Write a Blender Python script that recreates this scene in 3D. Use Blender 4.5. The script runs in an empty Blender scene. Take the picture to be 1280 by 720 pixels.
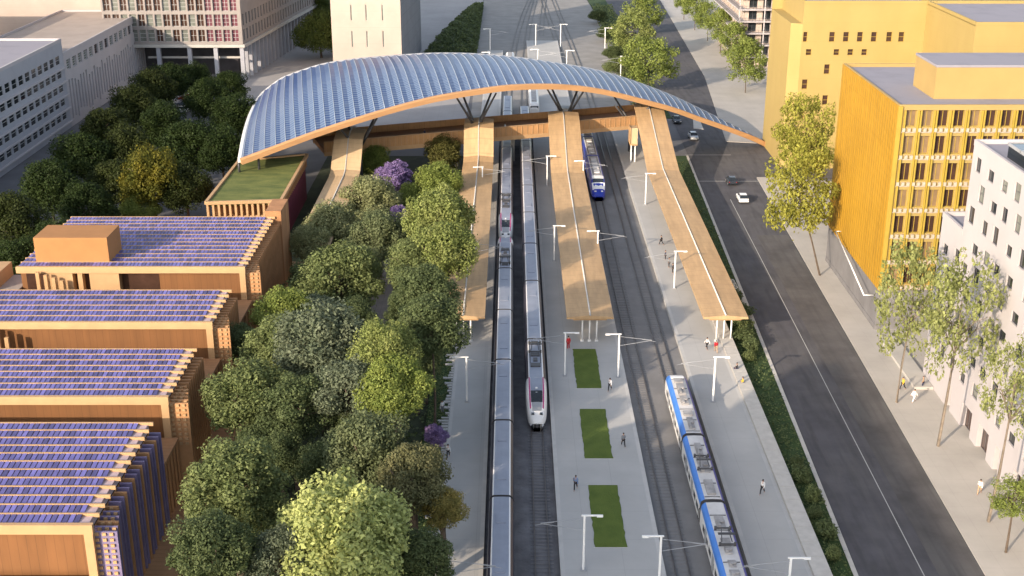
import bpy, bmesh, math, random
import numpy as np
from mathutils import Vector, Matrix
R=math.radians
sc=bpy.context.scene
col=sc.collection
random.seed(7)
# ------------------------------------------------------------------ helpers
ORG={}
def tag(o,label=None,cat=None,group=None,kind=None):
    if label: o['label']=label
    if cat: o['category']=cat
    if group: o['group']=group
    if kind: o['kind']=kind
    return o
def thing(name,label,cat,loc=(0,0,0),group=None,rz=0):
    o=bpy.data.objects.new(name,None); col.objects.link(o)
    o.empty_display_size=.5; o.location=loc; o.rotation_euler.z=rz
    ORG[o.name]=Vector(loc)
    return tag(o,label,cat,group)
class MB:
    """collects geometry in world coordinates (or local, when its thing sits at the origin)"""
    def __init__(s): s.v=[]; s.f=[]; s.m=[]; s.sm=[]
    def face(s,pts,m=0,smooth=False):
        i=len(s.v); s.v+= [tuple(p) for p in pts]; s.f.append(tuple(range(i,i+len(pts)))); s.m.append(m); s.sm.append(smooth)
    def box(s,x0,x1,y0,y1,z0,z1,m=0):
        i=len(s.v)
        s.v+=[(x0,y0,z0),(x1,y0,z0),(x1,y1,z0),(x0,y1,z0),(x0,y0,z1),(x1,y0,z1),(x1,y1,z1),(x0,y1,z1)]
        for q in ((0,3,2,1),(4,5,6,7),(0,1,5,4),(1,2,6,5),(2,3,7,6),(3,0,4,7)):
            s.f.append(tuple(i+k for k in q)); s.m.append(m); s.sm.append(False)
    def prism(s,poly,z0,z1,m=0):
        n=len(poly); a=sum(poly[k][0]*poly[(k+1)%n][1]-poly[(k+1)%n][0]*poly[k][1] for k in range(n))
        if a<0: poly=poly[::-1]
        i=len(s.v); s.v+=[(x,y,z0) for x,y in poly]+[(x,y,z1) for x,y in poly]
        s.f.append(tuple(i+k for k in range(n))[::-1]); s.f.append(tuple(i+n+k for k in range(n)))
        for k in range(n): s.f.append((i+k,i+(k+1)%n,i+n+(k+1)%n,i+n+k))
        s.m+=[m]*(n+2); s.sm+=[False]*(n+2)
    def beam(s,p,q,w,h,m=0,up=(0,0,1)):
        p=Vector(p); q=Vector(q); d=(q-p).normalized(); u=Vector(up)
        sd=d.cross(u)
        if sd.length<1e-4: sd=d.cross(Vector((1,0,0)))
        sd.normalize(); u=sd.cross(d); i=len(s.v)
        for e in (p,q):
            for a,b in ((-1,-1),(1,-1),(1,1),(-1,1)): s.v.append(tuple(e+sd*a*w/2+u*b*h/2))
        for q4 in ((0,1,2,3),(7,6,5,4),(0,4,5,1),(1,5,6,2),(2,6,7,3),(3,7,4,0)):
            s.f.append(tuple(i+k for k in q4)); s.m.append(m); s.sm.append(False)
    def tube(s,pts,rs,n=8,m=0,smooth=True,cap=True):
        pts=[Vector(p) for p in pts]; rings=[]
        if not hasattr(rs,'__len__'): rs=[rs]*len(pts)
        for k,p in enumerate(pts):
            d=(pts[min(k+1,len(pts)-1)]-pts[max(k-1,0)]).normalized()
            a=d.cross(Vector((0,0,1)))
            if a.length<.05: a=d.cross(Vector((1,0,0)))
            a.normalize(); b=a.cross(d); i=len(s.v)
            for j in range(n):
                t=2*math.pi*j/n; s.v.append(tuple(p+(a*math.cos(t)+b*math.sin(t))*rs[k]))
            rings.append(i)
        for a,b in zip(rings,rings[1:]):
            for j in range(n):
                s.f.append((a+j,b+j,b+(j+1)%n,a+(j+1)%n)); s.m.append(m); s.sm.append(smooth)
        if cap:
            s.f.append(tuple(rings[0]+j for j in range(n))); s.m.append(m); s.sm.append(False)
            s.f.append(tuple(rings[-1]+j for j in range(n))[::-1]); s.m.append(m); s.sm.append(False)
    def loft(s,secs,mats=None,m=0,closed=True,cap=True,smooth=True):
        """secs: list of rings of equal length; mats: material index per ring segment"""
        n=len(secs[0]); st=[]
        for r in secs: st.append(len(s.v)); s.v+=[tuple(p) for p in r]
        for a,b in zip(st,st[1:]):
            for j in range(n if closed else n-1):
                k=(j+1)%n; s.f.append((a+j,a+k,b+k,b+j)); s.m.append(mats[j] if mats else m); s.sm.append(smooth)
        if cap:
            s.f.append(tuple(st[0]+j for j in range(n))[::-1]); s.m.append(m); s.sm.append(False)
            s.f.append(tuple(st[-1]+j for j in range(n))); s.m.append(m); s.sm.append(False)
    def mesh(s,name,mats,off=Vector((0,0,0)),fix=False):
        me=bpy.data.meshes.new(name)
        me.from_pydata([(x-off[0],y-off[1],z-off[2]) for x,y,z in s.v],[],s.f)
        for mt in mats: me.materials.append(mt)
        me.polygons.foreach_set('material_index',s.m); me.polygons.foreach_set('use_smooth',s.sm)
        if fix:
            bm=bmesh.new(); bm.from_mesh(me); bmesh.ops.recalc_face_normals(bm,faces=bm.faces); bm.to_mesh(me); bm.free()
        me.update(); return me
    def build(s,name,mats,parent=None,fix=False,bevel=0):
        if not isinstance(mats,(list,tuple)): mats=[mats]
        off=ORG[parent.name] if parent is not None and parent.name in ORG else Vector((0,0,0))
        o=bpy.data.objects.new(name,s.mesh(name,mats,off,fix)); col.objects.link(o)
        if parent is not None: o.parent=parent; ORG[o.name]=off
        if bevel:
            b=o.modifiers.new('edge','BEVEL'); b.width=bevel; b.segments=2; b.limit_method='ANGLE'
        return o
def structure(name,mb,mats,kind='structure'):
    o=mb.build(name,mats); o['kind']=kind; return o
def kids(o): return list(o.children)
def copy_tree(o,parent=None):
    c=o.copy(); col.objects.link(c)
    if parent is not None: c.parent=parent
    for ch in kids(o): copy_tree(ch,c)
    return c
# ------------------------------------------------------------------ materials
def mat(name,rgb,rough=.8,var=.18,scale=.6,rgb2=None,detail=5,bump=0,bscale=None,metal=0,spec=.4,stretch=None,coord='pos',extra=None,isl=0):
    m=bpy.data.materials.new(name); m.use_nodes=True; nt=m.node_tree; N=nt.nodes; Lk=nt.links
    b=N['Principled BSDF']; b.inputs['Roughness'].default_value=rough; b.inputs['Metallic'].default_value=metal
    b.inputs['Specular IOR Level'].default_value=spec
    if coord=='pos': src=N.new('ShaderNodeNewGeometry').outputs['Position']
    else: src=N.new('ShaderNodeTexCoord').outputs['Object']
    if stretch:
        mp=N.new('ShaderNodeMapping'); mp.inputs['Scale'].default_value=stretch; Lk.new(src,mp.inputs['Vector']); src=mp.outputs['Vector']
    n=N.new('ShaderNodeTexNoise'); n.inputs['Scale'].default_value=scale; n.inputs['Detail'].default_value=detail; n.inputs['Roughness'].default_value=.62
    Lk.new(src,n.inputs['Vector'])
    r=N.new('ShaderNodeValToRGB'); r.color_ramp.elements[0].position=.3; r.color_ramp.elements[1].position=.7
    c2=rgb2 or tuple(min(1,x*(1+var)) for x in rgb); c1=tuple(x*(1-var) for x in rgb) if rgb2 is None else rgb
    r.color_ramp.elements[0].color=(*c1,1); r.color_ramp.elements[1].color=(*c2,1)
    Lk.new(n.outputs['Fac'],r.inputs['Fac']); out=r.outputs['Color']
    if isl:
        g=N.new('ShaderNodeNewGeometry'); hs=N.new('ShaderNodeHueSaturation')
        mr=N.new('ShaderNodeMapRange'); mr.inputs['To Min'].default_value=1-isl; mr.inputs['To Max'].default_value=1+isl
        Lk.new(g.outputs['Random Per Island'],mr.inputs['Value']); Lk.new(mr.outputs['Result'],hs.inputs['Value']); Lk.new(out,hs.inputs['Color']); out=hs.outputs['Color']
    if extra: out=extra(nt,src,out,b)
    Lk.new(out,b.inputs['Base Color'])
    if bump:
        n2=N.new('ShaderNodeTexNoise'); n2.inputs['Scale'].default_value=bscale or scale*8; n2.inputs['Detail'].default_value=4
        Lk.new(src,n2.inputs['Vector']); bp=N.new('ShaderNodeBump'); bp.inputs['Strength'].default_value=bump; bp.inputs['Distance'].default_value=.1
        Lk.new(n2.outputs['Fac'],bp.inputs['Height']); Lk.new(bp.outputs['Normal'],b.inputs['Normal'])
    return m
def mixc(nt,fac,a,b,mode='MIX'):
    x=nt.nodes.new('ShaderNodeMix'); x.data_type='RGBA'; x.blend_type=mode
    if hasattr(fac,'is_linked') or not isinstance(fac,(int,float)): nt.links.new(fac,x.inputs[0])
    else: x.inputs[0].default_value=fac
    for k,v in ((6,a),(7,b)):
        if isinstance(v,tuple): x.inputs[k].default_value=v
        else: nt.links.new(v,x.inputs[k])
    return x.outputs[2]
def joints(pitch,width,axis,dark,turn=0):
    """thin board or slab joints across one axis"""
    def f(nt,src,out,b):
        g=nt.nodes.new('ShaderNodeNewGeometry'); sx=nt.nodes.new('ShaderNodeSeparateXYZ'); nt.links.new(g.outputs['Position'],sx.inputs[0])
        for a,p in zip(axis,pitch):
            md=nt.nodes.new('ShaderNodeMath'); md.operation='WRAP'; nt.links.new(sx.outputs[a],md.inputs[0]); md.inputs[1].default_value=p; md.inputs[2].default_value=0
            lt=nt.nodes.new('ShaderNodeMath'); lt.operation='LESS_THAN'; nt.links.new(md.outputs[0],lt.inputs[0]); lt.inputs[1].default_value=width
            ml=nt.nodes.new('ShaderNodeMath'); ml.operation='MULTIPLY'; nt.links.new(lt.outputs[0],ml.inputs[0]); ml.inputs[1].default_value=dark
            out=mixc(nt,ml.outputs[0],out,(.0,.0,.0,1))
        return out
    return f
def patches(scale,amount,colr,stretch=(1,1,1)):
    """large worn or stained patches"""
    def f(nt,src,out,b):
        g=nt.nodes.new('ShaderNodeNewGeometry'); n=nt.nodes.new('ShaderNodeTexNoise'); n.inputs['Scale'].default_value=scale; n.inputs['Detail'].default_value=6
        mp=nt.nodes.new('ShaderNodeMapping'); mp.inputs['Scale'].default_value=stretch; nt.links.new(g.outputs['Position'],mp.inputs['Vector']); nt.links.new(mp.outputs['Vector'],n.inputs['Vector'])
        r=nt.nodes.new('ShaderNodeMapRange'); r.inputs['From Min'].default_value=.48; r.inputs['From Max'].default_value=.68; r.inputs['To Max'].default_value=amount
        nt.links.new(n.outputs['Fac'],r.inputs['Value']); return mixc(nt,r.outputs['Result'],out,colr)
    return f
def chain(*fs):
    def f(nt,src,out,b):
        for g in fs: out=g(nt,src,out,b)
        return out
    return f
M={}
M['asphalt']=mat('asphalt',(.080,.078,.090),.85,.18,.25,extra=chain(patches(.05,.6,(.115,.11,.11,1)),patches(.35,.35,(.05,.05,.055,1)),patches(1.1,.45,(.10,.098,.1,1),(1,.05,1)),patches(.9,.5,(.042,.042,.046,1),(1,.12,1))),bump=.25,bscale=3)
M['warm_asphalt']=mat('warm_asphalt',(.088,.083,.084),.85,.25,.22,extra=chain(patches(.12,.6,(.125,.12,.118,1)),patches(1.1,.5,(.055,.053,.055,1),(1,.06,1))),bump=.25,bscale=3)  # lighter and warmer than the left half, with tyre-wear streaks
M['plaza']=mat('plaza_paving',(.40,.375,.345),.8,.1,.15,extra=joints((2.4,3.2),.05,(0,1),.10),bump=.1)
M['street']=mat('street_grey',(.13,.13,.14),.85,.2,.1)  # plain dark grey of the ground sheet
M['platform']=mat('platform_concrete',(.41,.405,.395),.8,.09,.12,extra=chain(patches(.09,.25,(.345,.34,.335,1)),joints((4.0,6.0),.06,(0,1),.13)),bump=.1)
M['edge']=mat('platform_edge',(.5,.49,.47),.75,.08)
M['platform_edge']=mat('platform_edge_slab',(.46,.45,.435),.8,.08)
M['tactile']=mat('tactile_strip',(.55,.54,.5),.75,.08)
M['ballast']=mat('ballast',(.145,.142,.152),.95,.35,.35,extra=patches(.12,.5,(.09,.088,.095,1)),bump=.8,bscale=2.6)
M['pale_ballast']=mat('pale_track_slab',(.25,.24,.23),.9,.15,.2,extra=joints((3.0,),.12,(1,),.22),bump=.3,bscale=2)
M['tram_bed']=mat('tram_bed',(.19,.185,.185),.9,.15,.25,extra=patches(.08,.4,(.13,.128,.13,1)),bump=.3,bscale=2)
M['rail']=mat('rail_steel',(.10,.085,.08),.45,.2,1,metal=.6)
M['sleeper']=mat('sleeper',(.15,.146,.152),.9,.1,1); M['tram_sleeper']=mat('tram_sleeper',(.183,.178,.178),.9,.08,1)
M['white_line']=mat('road_paint',(.42,.42,.41),.7,.1,2)
M['kerb']=mat('kerb_stone',(.48,.46,.43),.8,.1,1)
M['soil']=mat('garden_soil',(.035,.045,.02),.95,.4,.3,bump=.6,bscale=2)
M['grass']=mat('mown_grass',(.070,.108,.014),.95,.25,.5,rgb2=(.105,.146,.024),bump=.9,bscale=6)
M['roofgrass']=mat('roof_grass',(.06,.085,.018),.95,.3,.35,rgb2=(.17,.18,.045),bump=1,bscale=3,stretch=(.6,1.6,1))
M['hedgegrass']=mat('planted_strip',(.018,.04,.012),.95,.4,.7,rgb2=(.04,.075,.02),bump=1,bscale=5)
M['canopy']=mat('canopy_timber',(.47,.31,.165),.75,.16,.35,extra=chain(joints((2.1,),.2,(1,),.12),joints((.7,),.1,(1,),.07),patches(.3,.35,(.36,.235,.125,1),(1,.15,1)),patches(.12,.3,(.38,.25,.14,1))),stretch=(3,.5,1))
M['canopy_low']=mat('walk_cover_timber',(.52,.37,.22),.75,.10,.35,extra=joints((1.1,),.09,(1,),.15),stretch=(3,.5,1))
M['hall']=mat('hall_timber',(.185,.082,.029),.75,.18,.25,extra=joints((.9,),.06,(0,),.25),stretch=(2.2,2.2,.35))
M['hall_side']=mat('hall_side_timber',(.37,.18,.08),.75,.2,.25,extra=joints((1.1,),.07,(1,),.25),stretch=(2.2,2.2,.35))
M['hall_box']=mat('roof_box_timber',(.34,.16,.056),.75,.07,.4)
M['fascia']=mat('fascia_timber',(.44,.275,.14),.7,.08,.6)
M['fin']=mat('fin_timber',(.42,.22,.10),.75,.15,.5)
M['skyshade_fin']=mat('shade_violet_fin',(.18,.15,.26),.5,.2,.5)  # violet of skylit shade put into the board colour
M['deck']=mat('timber_deck',(.36,.19,.09),.8,.15,.5,extra=joints((.8,),.08,(1,),.25))
M['bridge']=mat('bridge_timber',(.42,.23,.10),.7,.15,.4,extra=joints((1.2,),.08,(0,),.25))
M['bridge_deck']=mat('bridge_deck',(.36,.18,.085),.8,.2,.3)
M['arch']=mat('arch_glulam',(.45,.25,.115),.6,.1,.3,stretch=(.4,.4,4))
M['white_metal']=mat('white_metal',(.78,.78,.77),.45,.05)
M['grey_metal']=mat('grey_metal',(.32,.33,.35),.5,.1)
M['dark_metal']=mat('dark_metal',(.06,.06,.065),.5,.1)
M['solar']=mat('solar_cell',(.085,.08,.23),.35,.3,1.2,rgb2=(.125,.115,.31),spec=.5,isl=.45)
M['solar_bed']=mat('solar_bed',(.44,.34,.36),.7,.15,.8)
M['crimson']=mat('crimson_wall',(.16,.025,.045),.6,.2,.4)
def glaze(nt,src,out,b):
    uv=nt.nodes.new('ShaderNodeUVMap'); 
    wv=nt.nodes.new('ShaderNodeTexWhiteNoise'); wv.noise_dimensions='2D'
    fl=nt.nodes.new('ShaderNodeVectorMath'); fl.operation='FLOOR'; nt.links.new(uv.outputs[0],fl.inputs[0]); nt.links.new(fl.outputs[0],wv.inputs['Vector'])
    gt=nt.nodes.new('ShaderNodeMapRange'); gt.inputs['From Min'].default_value=.5; gt.inputs['From Max'].default_value=1; gt.inputs['To Max'].default_value=.22; nt.links.new(wv.outputs['Value'],gt.inputs['Value'])
    out=mixc(nt,gt.outputs['Result'],out,(.17,.21,.28,1))
    fr=nt.nodes.new('ShaderNodeVectorMath'); fr.operation='FRACTION'; nt.links.new(uv.outputs[0],fr.inputs[0])
    sx=nt.nodes.new('ShaderNodeSeparateXYZ'); nt.links.new(fr.outputs[0],sx.inputs[0])
    sy=nt.nodes.new('ShaderNodeSeparateXYZ'); nt.links.new(uv.outputs[0],sy.inputs[0])
    mr=nt.nodes.new('ShaderNodeMapRange'); mr.inputs['From Min'].default_value=16; mr.inputs['From Max'].default_value=32; mr.inputs['To Min'].default_value=.42; mr.inputs['To Max'].default_value=.08; nt.links.new(sy.outputs[1],mr.inputs['Value'])
    lt=nt.nodes.new('ShaderNodeMath'); lt.operation='LESS_THAN'; nt.links.new(sx.outputs[1],lt.inputs[0]); nt.links.new(mr.outputs['Result'],lt.inputs[1])
    return mixc(nt,lt.outputs[0],out,(.15,.20,.28,1))
M['lit_facet']=mat('lit_facet_glazing',(.045,.085,.185),.35,.2,.9,rgb2=(.07,.115,.23),spec=.12,extra=glaze)  # sun-facing facets: their lit look is put into a paler colour
M['pv']=mat('blue_roof_cells',(.010,.038,.15),.35,.25,.9,rgb2=(.02,.062,.20),spec=.12,extra=glaze)
M['glass']=mat('window_glass',(.02,.025,.03),.08,.3,.4,spec=.7)
M['brown_glass']=mat('brown_glass',(.055,.03,.022),.12,.3,.5,spec=.6)
M['tan_blind']=mat('tan_blind',(.20,.135,.075),.5,.2,.6)
M['pale_pane']=mat('pale_glass',(.16,.17,.15),.1,.3,.4,spec=.7)  # paler tint of window glass
M['red_glass']=mat('red_screen_glass',(.15,.04,.06),.4,.4,.3,rgb2=(.07,.02,.03))
M['yellow']=mat('yellow_render',(.325,.24,.082),.75,.07,.1,rgb2=(.36,.265,.095),extra=chain(joints((4.15,),.05,(2,),.10),patches(.25,.30,(.29,.205,.075,1),(1,1,.25))))
M['gold']=mat('gold_cladding',(.31,.172,.0115),.6,.06,.15,rgb2=(.37,.207,.015),extra=chain(joints((.6,),.06,(1,),.2),joints((4.15,),.06,(2,),.2),patches(.10,.45,(.36,.205,.02,1),(1,.5,1.4)),patches(.5,.25,(.22,.12,.01,1),(1,1,.2))),spec=.5)
M['pale_yellow']=mat('pale_yellow_render',(.355,.245,.09),.75,.05,.2)
M['flat_roof']=mat('grey_roof_membrane',(.26,.25,.29),.85,.12,.2,extra=patches(.2,.3,(.19,.185,.22,1)))
M['tan_roof']=mat('tan_roof_membrane',(.34,.29,.26),.85,.1,.2)
M['white_wall']=mat('white_render',(.44,.41,.42),.8,.05,.12,extra=patches(.2,.3,(.37,.35,.355,1)))
M['cream']=mat('cream_concrete',(.42,.345,.30),.8,.06,.15,extra=chain(patches(.2,.2,(.36,.30,.26,1)),joints((5.0,),.07,(2,),.12)))
M['grey_wall']=mat('grey_block_render',(.34,.345,.38),.8,.08,.2)
M['grey_plinth']=mat('grey_plinth',(.17,.165,.17),.8,.15,.3,extra=joints((2.2,),.07,(1,),.2))
M['band']=mat('pale_band',(.42,.36,.29),.7,.1,2)
M['concrete']=mat('pale_concrete',(.42,.40,.37),.8,.1,.3,bump=.1)
M['frame']=mat('window_frame',(.5,.5,.5),.5,.1)
M['dark_frame']=mat('dark_window_frame',(.09,.09,.1),.5,.1)
M['yellow_frame']=mat('yellow_window_frame',(.36,.255,.04),.6,.1)
M['train_white']=mat('train_white',(.78,.77,.76),.3,.04,.6,coord='obj')
M['train_roof']=mat('train_roof_grey',(.24,.265,.335),.45,.1,.5,coord='obj')
M['train_side']=mat('train_side_dark',(.04,.038,.055),.35,.2,.5,coord='obj')
M['magenta']=mat('magenta_stripe',(.42,.03,.16),.35,.1,coord='obj')
M['tram_blue']=mat('tram_blue',(.055,.20,.60),.35,.08,.6,coord='obj')
M['tram_violet']=mat('tram_violet_blue',(.04,.05,.33),.35,.08,.6,coord='obj')
M['tram_deep']=mat('train_deep_blue',(.02,.045,.38),.35,.1,.6,coord='obj')
M['tram_roof']=mat('tram_roof_grey',(.58,.565,.56),.6,.12,.6,coord='obj')
M['equip']=mat('roof_equipment',(.31,.30,.30),.6,.3,1,coord='obj')
M['insul']=mat('insulator_brown',(.12,.08,.06),.5,.2,1,coord='obj')
M['bark']=mat('bark',(.10,.075,.055),.9,.3,2,coord='obj',bump=.5)
M['pale_bark']=mat('pale_bark',(.19,.155,.12),.9,.3,1.2,coord='obj',bump=.5)
M['rubber']=mat('tyre_rubber',(.02,.02,.02),.8,.1)
M['lamp_clear']=mat('clear_lamp',(.75,.75,.75),.2,.02)
M['lamp_red']=mat('red_lamp',(.4,.02,.02),.2,.02)
M['skin']=mat('skin',(.45,.27,.19),.6,.05)
M['hair']=mat('hair',(.03,.022,.018),.6,.1)
for n,c in dict(cloth_white=(.72,.72,.72),cloth_black=(.02,.02,.025),cloth_red=(.42,.02,.03),cloth_yellow=(.65,.42,.04),cloth_grey=(.2,.21,.23),cloth_navy=(.025,.03,.07),cloth_tan=(.4,.28,.18),cloth_blue=(.18,.25,.4)).items():
    M[n]=mat(n,c,.85,.1,3,coord='obj')
def leafmat(name,a,b,tr=.35):
    m=mat(name,a,.65,.2,2.6,rgb2=b,coord='obj',isl=.24,spec=.2)
    nt=m.node_tree; bs=nt.nodes['Principled BSDF']; o=nt.nodes['Material Output']
    t=nt.nodes.new('ShaderNodeBsdfTranslucent'); src=bs.inputs['Base Color'].links[0].from_socket
    nt.links.new(src,t.inputs['Color']); mx=nt.nodes.new('ShaderNodeMixShader'); mx.inputs[0].default_value=tr
    nt.links.new(bs.outputs[0],mx.inputs[1]); nt.links.new(t.outputs[0],mx.inputs[2]); nt.links.new(mx.outputs[0],o.inputs['Surface'])
    return m
LEAF=dict(
 lime=leafmat('leaf_lime',(.15,.20,.045),(.27,.31,.08)),
 yellow=leafmat('leaf_yellow_green',(.165,.21,.055),(.28,.305,.105)),
 gold=leafmat('leaf_pale_yellow',(.30,.35,.115),(.49,.52,.20)),
 mid=leafmat('leaf_mid_green',(.115,.15,.055),(.20,.23,.09)),
 dark=leafmat('leaf_dark_green',(.075,.105,.042),(.135,.165,.07)),
 bluegreen=leafmat('leaf_blue_green',(.11,.14,.085),(.18,.205,.13)),
 grey=leafmat('leaf_grey_green',(.11,.14,.065),(.18,.205,.10)),
 greyolive=leafmat('leaf_grey_olive',(.12,.13,.06),(.22,.21,.10)),
 pale=leafmat('leaf_sage',(.19,.21,.09),(.33,.34,.17)),
 olive=leafmat('leaf_olive',(.09,.095,.025),(.15,.14,.045)),
 rust=leafmat('leaf_rusty',(.15,.155,.05),(.42,.33,.10)),
 lilac=leafmat('blossom_lilac',(.19,.13,.30),(.36,.27,.50)),
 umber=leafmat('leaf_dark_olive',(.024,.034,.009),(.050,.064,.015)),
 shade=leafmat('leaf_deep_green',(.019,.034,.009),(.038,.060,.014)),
 ember=leafmat('leaf_golden_green',(.05,.07,.012),(.19,.16,.02)),
 farmid=leafmat('leaf_soft_green',(.07,.10,.025),(.13,.16,.04)),
 oliveyellow=leafmat('leaf_olive_yellow',(.22,.225,.035),(.36,.345,.07)),
 plane=leafmat('leaf_plane_green',(.20,.23,.07),(.34,.36,.14)))
# ------------------------------------------------------------------ openings in walls
WIN={}
def window_mesh(w,h,style):
    k=(round(w,2),round(h,2),style)
    if k in WIN: return WIN[k]
    fm,gm,mull,trans=style
    mb=MB(); t=.07
    for x0,x1,z0,z1 in ((-w/2,-w/2+t,0,h),(w/2-t,w/2,0,h),(-w/2+t,w/2-t,0,t),(-w/2+t,w/2-t,h-t,h)): mb.box(x0,x1,-.06,.05,z0,z1)
    for i in range(mull): x=-w/2+(i+1)*w/(mull+1); mb.box(x-.04,x+.04,-.055,.045,t,h-t)
    for i in range(trans): z=(i+1)*h/(trans+1); mb.box(-w/2+t,w/2-t,-.05,.04,z-.035,z+.035)
    p=MB(); p.face([(-w/2+.02,.0,.02),(w/2-.02,.0,.02),(w/2-.02,.0,h-.02),(-w/2+.02,.0,h-.02)])
    WIN[k]=(mb.mesh('window_frame',[M[fm]]),p.mesh('window_pane',[M[gm]])); return WIN[k]
def facade(mb,p0,p1,z0,z1,rows,depth=.3,m=0,mr=None):
    """wall from p0 to p1 (left to right seen from outside) with recessed openings; rows: (za, zb, [(ua,ub,wa,wb)])"""
    mr=m if mr is None else mr
    p0=Vector((p0[0],p0[1])); p1=Vector((p1[0],p1[1])); Lg=(p1-p0).length; u=(p1-p0)/Lg; inn=Vector((-u.y,u.x))
    def P(a,z,d=0): q=p0+u*a+inn*d; return (q.x,q.y,z)
    panes=[]; z=z0
    for za,zb,ops in sorted(rows):
        if za>z+1e-6: mb.face([P(0,z),P(Lg,z),P(Lg,za),P(0,za)],m)
        a=0
        for ua,ub,wa,wb in sorted(ops):
            if ua>a+1e-6: mb.face([P(a,za),P(ua,za),P(ua,zb),P(a,zb)],m)
            if wa>za+1e-6: mb.face([P(ua,za),P(ub,za),P(ub,wa),P(ua,wa)],m)
            if wb<zb-1e-6: mb.face([P(ua,wb),P(ub,wb),P(ub,zb),P(ua,zb)],m)
            mb.face([P(ua,wa),P(ua,wa,depth),P(ua,wb,depth),P(ua,wb)],mr); mb.face([P(ub,wa,depth),P(ub,wa),P(ub,wb),P(ub,wb,depth)],mr)
            mb.face([P(ua,wa),P(ub,wa),P(ub,wa,depth),P(ua,wa,depth)],mr); mb.face([P(ua,wb,depth),P(ub,wb,depth),P(ub,wb),P(ua,wb)],mr)
            mb.face([P(ua,wa,depth+.02),P(ub,wa,depth+.02),P(ub,wb,depth+.02),P(ua,wb,depth+.02)],mr)
            panes.append((P((ua+ub)/2,wa,depth-.05),ub-ua,wb-wa,math.atan2(u.y,u.x)))
            a=ub
        if a<Lg-1e-6: mb.face([P(a,za),P(Lg,za),P(Lg,zb),P(a,zb)],m)
        z=zb
    if z<z1-1e-6: mb.face([P(0,z),P(Lg,z),P(Lg,z1),P(0,z1)],m)
    return panes
def windows(root,panes,style=('frame','glass',1,0),alt=None):
    rng=random.Random(len(panes))
    for loc,w,h,rz in panes:
        st=style if alt is None or rng.random()<.6 else alt
        a,b=window_mesh(w,h,st)
        o=bpy.data.objects.new('window',a); col.objects.link(o); o.parent=root; o.location=Vector(loc)-ORG[root.name]; o.rotation_euler.z=rz
        p=bpy.data.objects.new('pane',b); col.objects.link(p); p.parent=o
def grid_rows(z0,fh,n,sill,hh,us,w,skip=None):
    rows=[]
    for k in range(n):
        za=z0+k*fh; ops=[(u-w/2,u+w/2,za+sill,za+sill+hh) for j,u in enumerate(us) if not (skip and skip(k,j))]
        rows.append((za+sill-.05,za+sill+hh+.05,ops))
    return rows
def flat_roof(root,x0,x1,y0,y1,z,m='flat_roof',pm='white_wall',ph=.7,t=.35):
    r=MB(); r.box(x0+.02,x1-.02,y0+.02,y1-.02,z-.6,z-ph+.25); r.build('roof',M[m],root)
    p=MB(); e=.05; zb=z-ph+.003
    p.box(x0-e,x1+e,y0-e,y0+t,zb,z+.1); p.box(x0-e,x1+e,y1-t,y1+e,zb,z+.1); p.box(x0-e,x0+t,y0+t,y1-t,zb,z+.1); p.box(x1-t,x1+e,y0+t,y1-t,zb,z+.1)
    p.build('parapet',M[pm],root)
# ------------------------------------------------------------------ the ground, tracks, platforms, road
g=MB(); g.face([(-1200,-300,-.12),(1200,-300,-.12),(1200,2000,-.12),(-1200,2000,-.12)]); structure('ground',g,M['street'])
g=MB(); g.prism([(-60,312),(-12.5,312),(-11.5,430),(-14,700),(-140,700),(-140,372),(-60,330)],-.11,-.04); structure('plaza_pavement',g,mat('far_plaza',(.30,.29,.29),.85,.1,.1,extra=joints((4,4),.06,(0,1),.15)))
g=MB(); g.face([(-3.05,40,0),(25.35,40,0),(25.35,300,0),(-3.05,300,0)]); structure('track_bed',g,M['ballast'])
g=MB(); g.face([(16.36,40,.005),(25.39,40,.005),(25.39,299.9,.005),(16.36,299.9,.005)]); structure('tram_track_bed',g,M['tram_bed'])
g=MB(); g.face([(-11,300,.004),(35.5,300,.004),(38,381,.004),(33,560,.004),(31,760,.004),(-14,760,.004),(-12.4,560,.004)]); structure('far_track_bed',g,M['pale_ballast'])
def platform(x0,x1,y0,y1):
    g=MB(); g.box(x0,x1,y0,y1,-.1,.7,0)
    for a,b in ((x0,x0+.45),(x1-.45,x1)): g.box(a-.02,b+.02,y0,y1,.66,.704,1)
    return structure('platform',g,[M['platform'],M['platform_edge']])
platform(-8.4,-3.1,40,430); platform(5.2,16.35,40,450); platform(25.4,31.9,40,330)
# paving setts of the left platform breaking up into the grass
g=MB(); rng=random.Random(3); y=95.
while y<186:
    w=rng.uniform(.35,.6); g.box(-8.35-rng.uniform(.15,1.7)*rng.choice((1,1,.5)),-8.3,y,y+w,.5,.705); y+=w+rng.uniform(.25,.5)
structure('platform_paving',g,M['platform'])
g=MB(); g.face([(-44,40,.05),(-8.42,40,.05),(-8.42,290,.05),(-44,290,.05)]); structure('garden_ground',g,M['soil'])
g=MB(); g.face([(-11.5,90,.35),(-8.41,90,.5),(-8.41,186,.5),(-11.5,186,.35)]); structure('garden_lawn',g,M['hedgegrass'])
g=MB(); pth=[(-19,125),(-18.6,150),(-20.4,170),(-21.2,190),(-24,215),(-30,232)]
for (a,b),(c_,d) in zip(pth,pth[1:]): g.face([(a-1.9,b,.09),(a+1.9,b,.09),(c_+1.9,d,.09),(c_-1.9,d,.09)])
structure('garden_path',g,mat('garden_path',(.24,.20,.175),.9,.15,.4,extra=joints((.9,.9),.07,(0,1),.2)))
def kx(Y): return 36.5+.029*(Y-114)
def rx(Y): return 50.6+.026*(Y-114)
g=MB(); ys=[40,114,165,222,262,290,330,400]
g.face([(33.8,y,.09) for y in ys[:6]]+[(kx(y),y,.09) for y in ys[:6][::-1]]); structure('planting_strip_ground',g,M['hedgegrass'])
g=MB()
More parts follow.
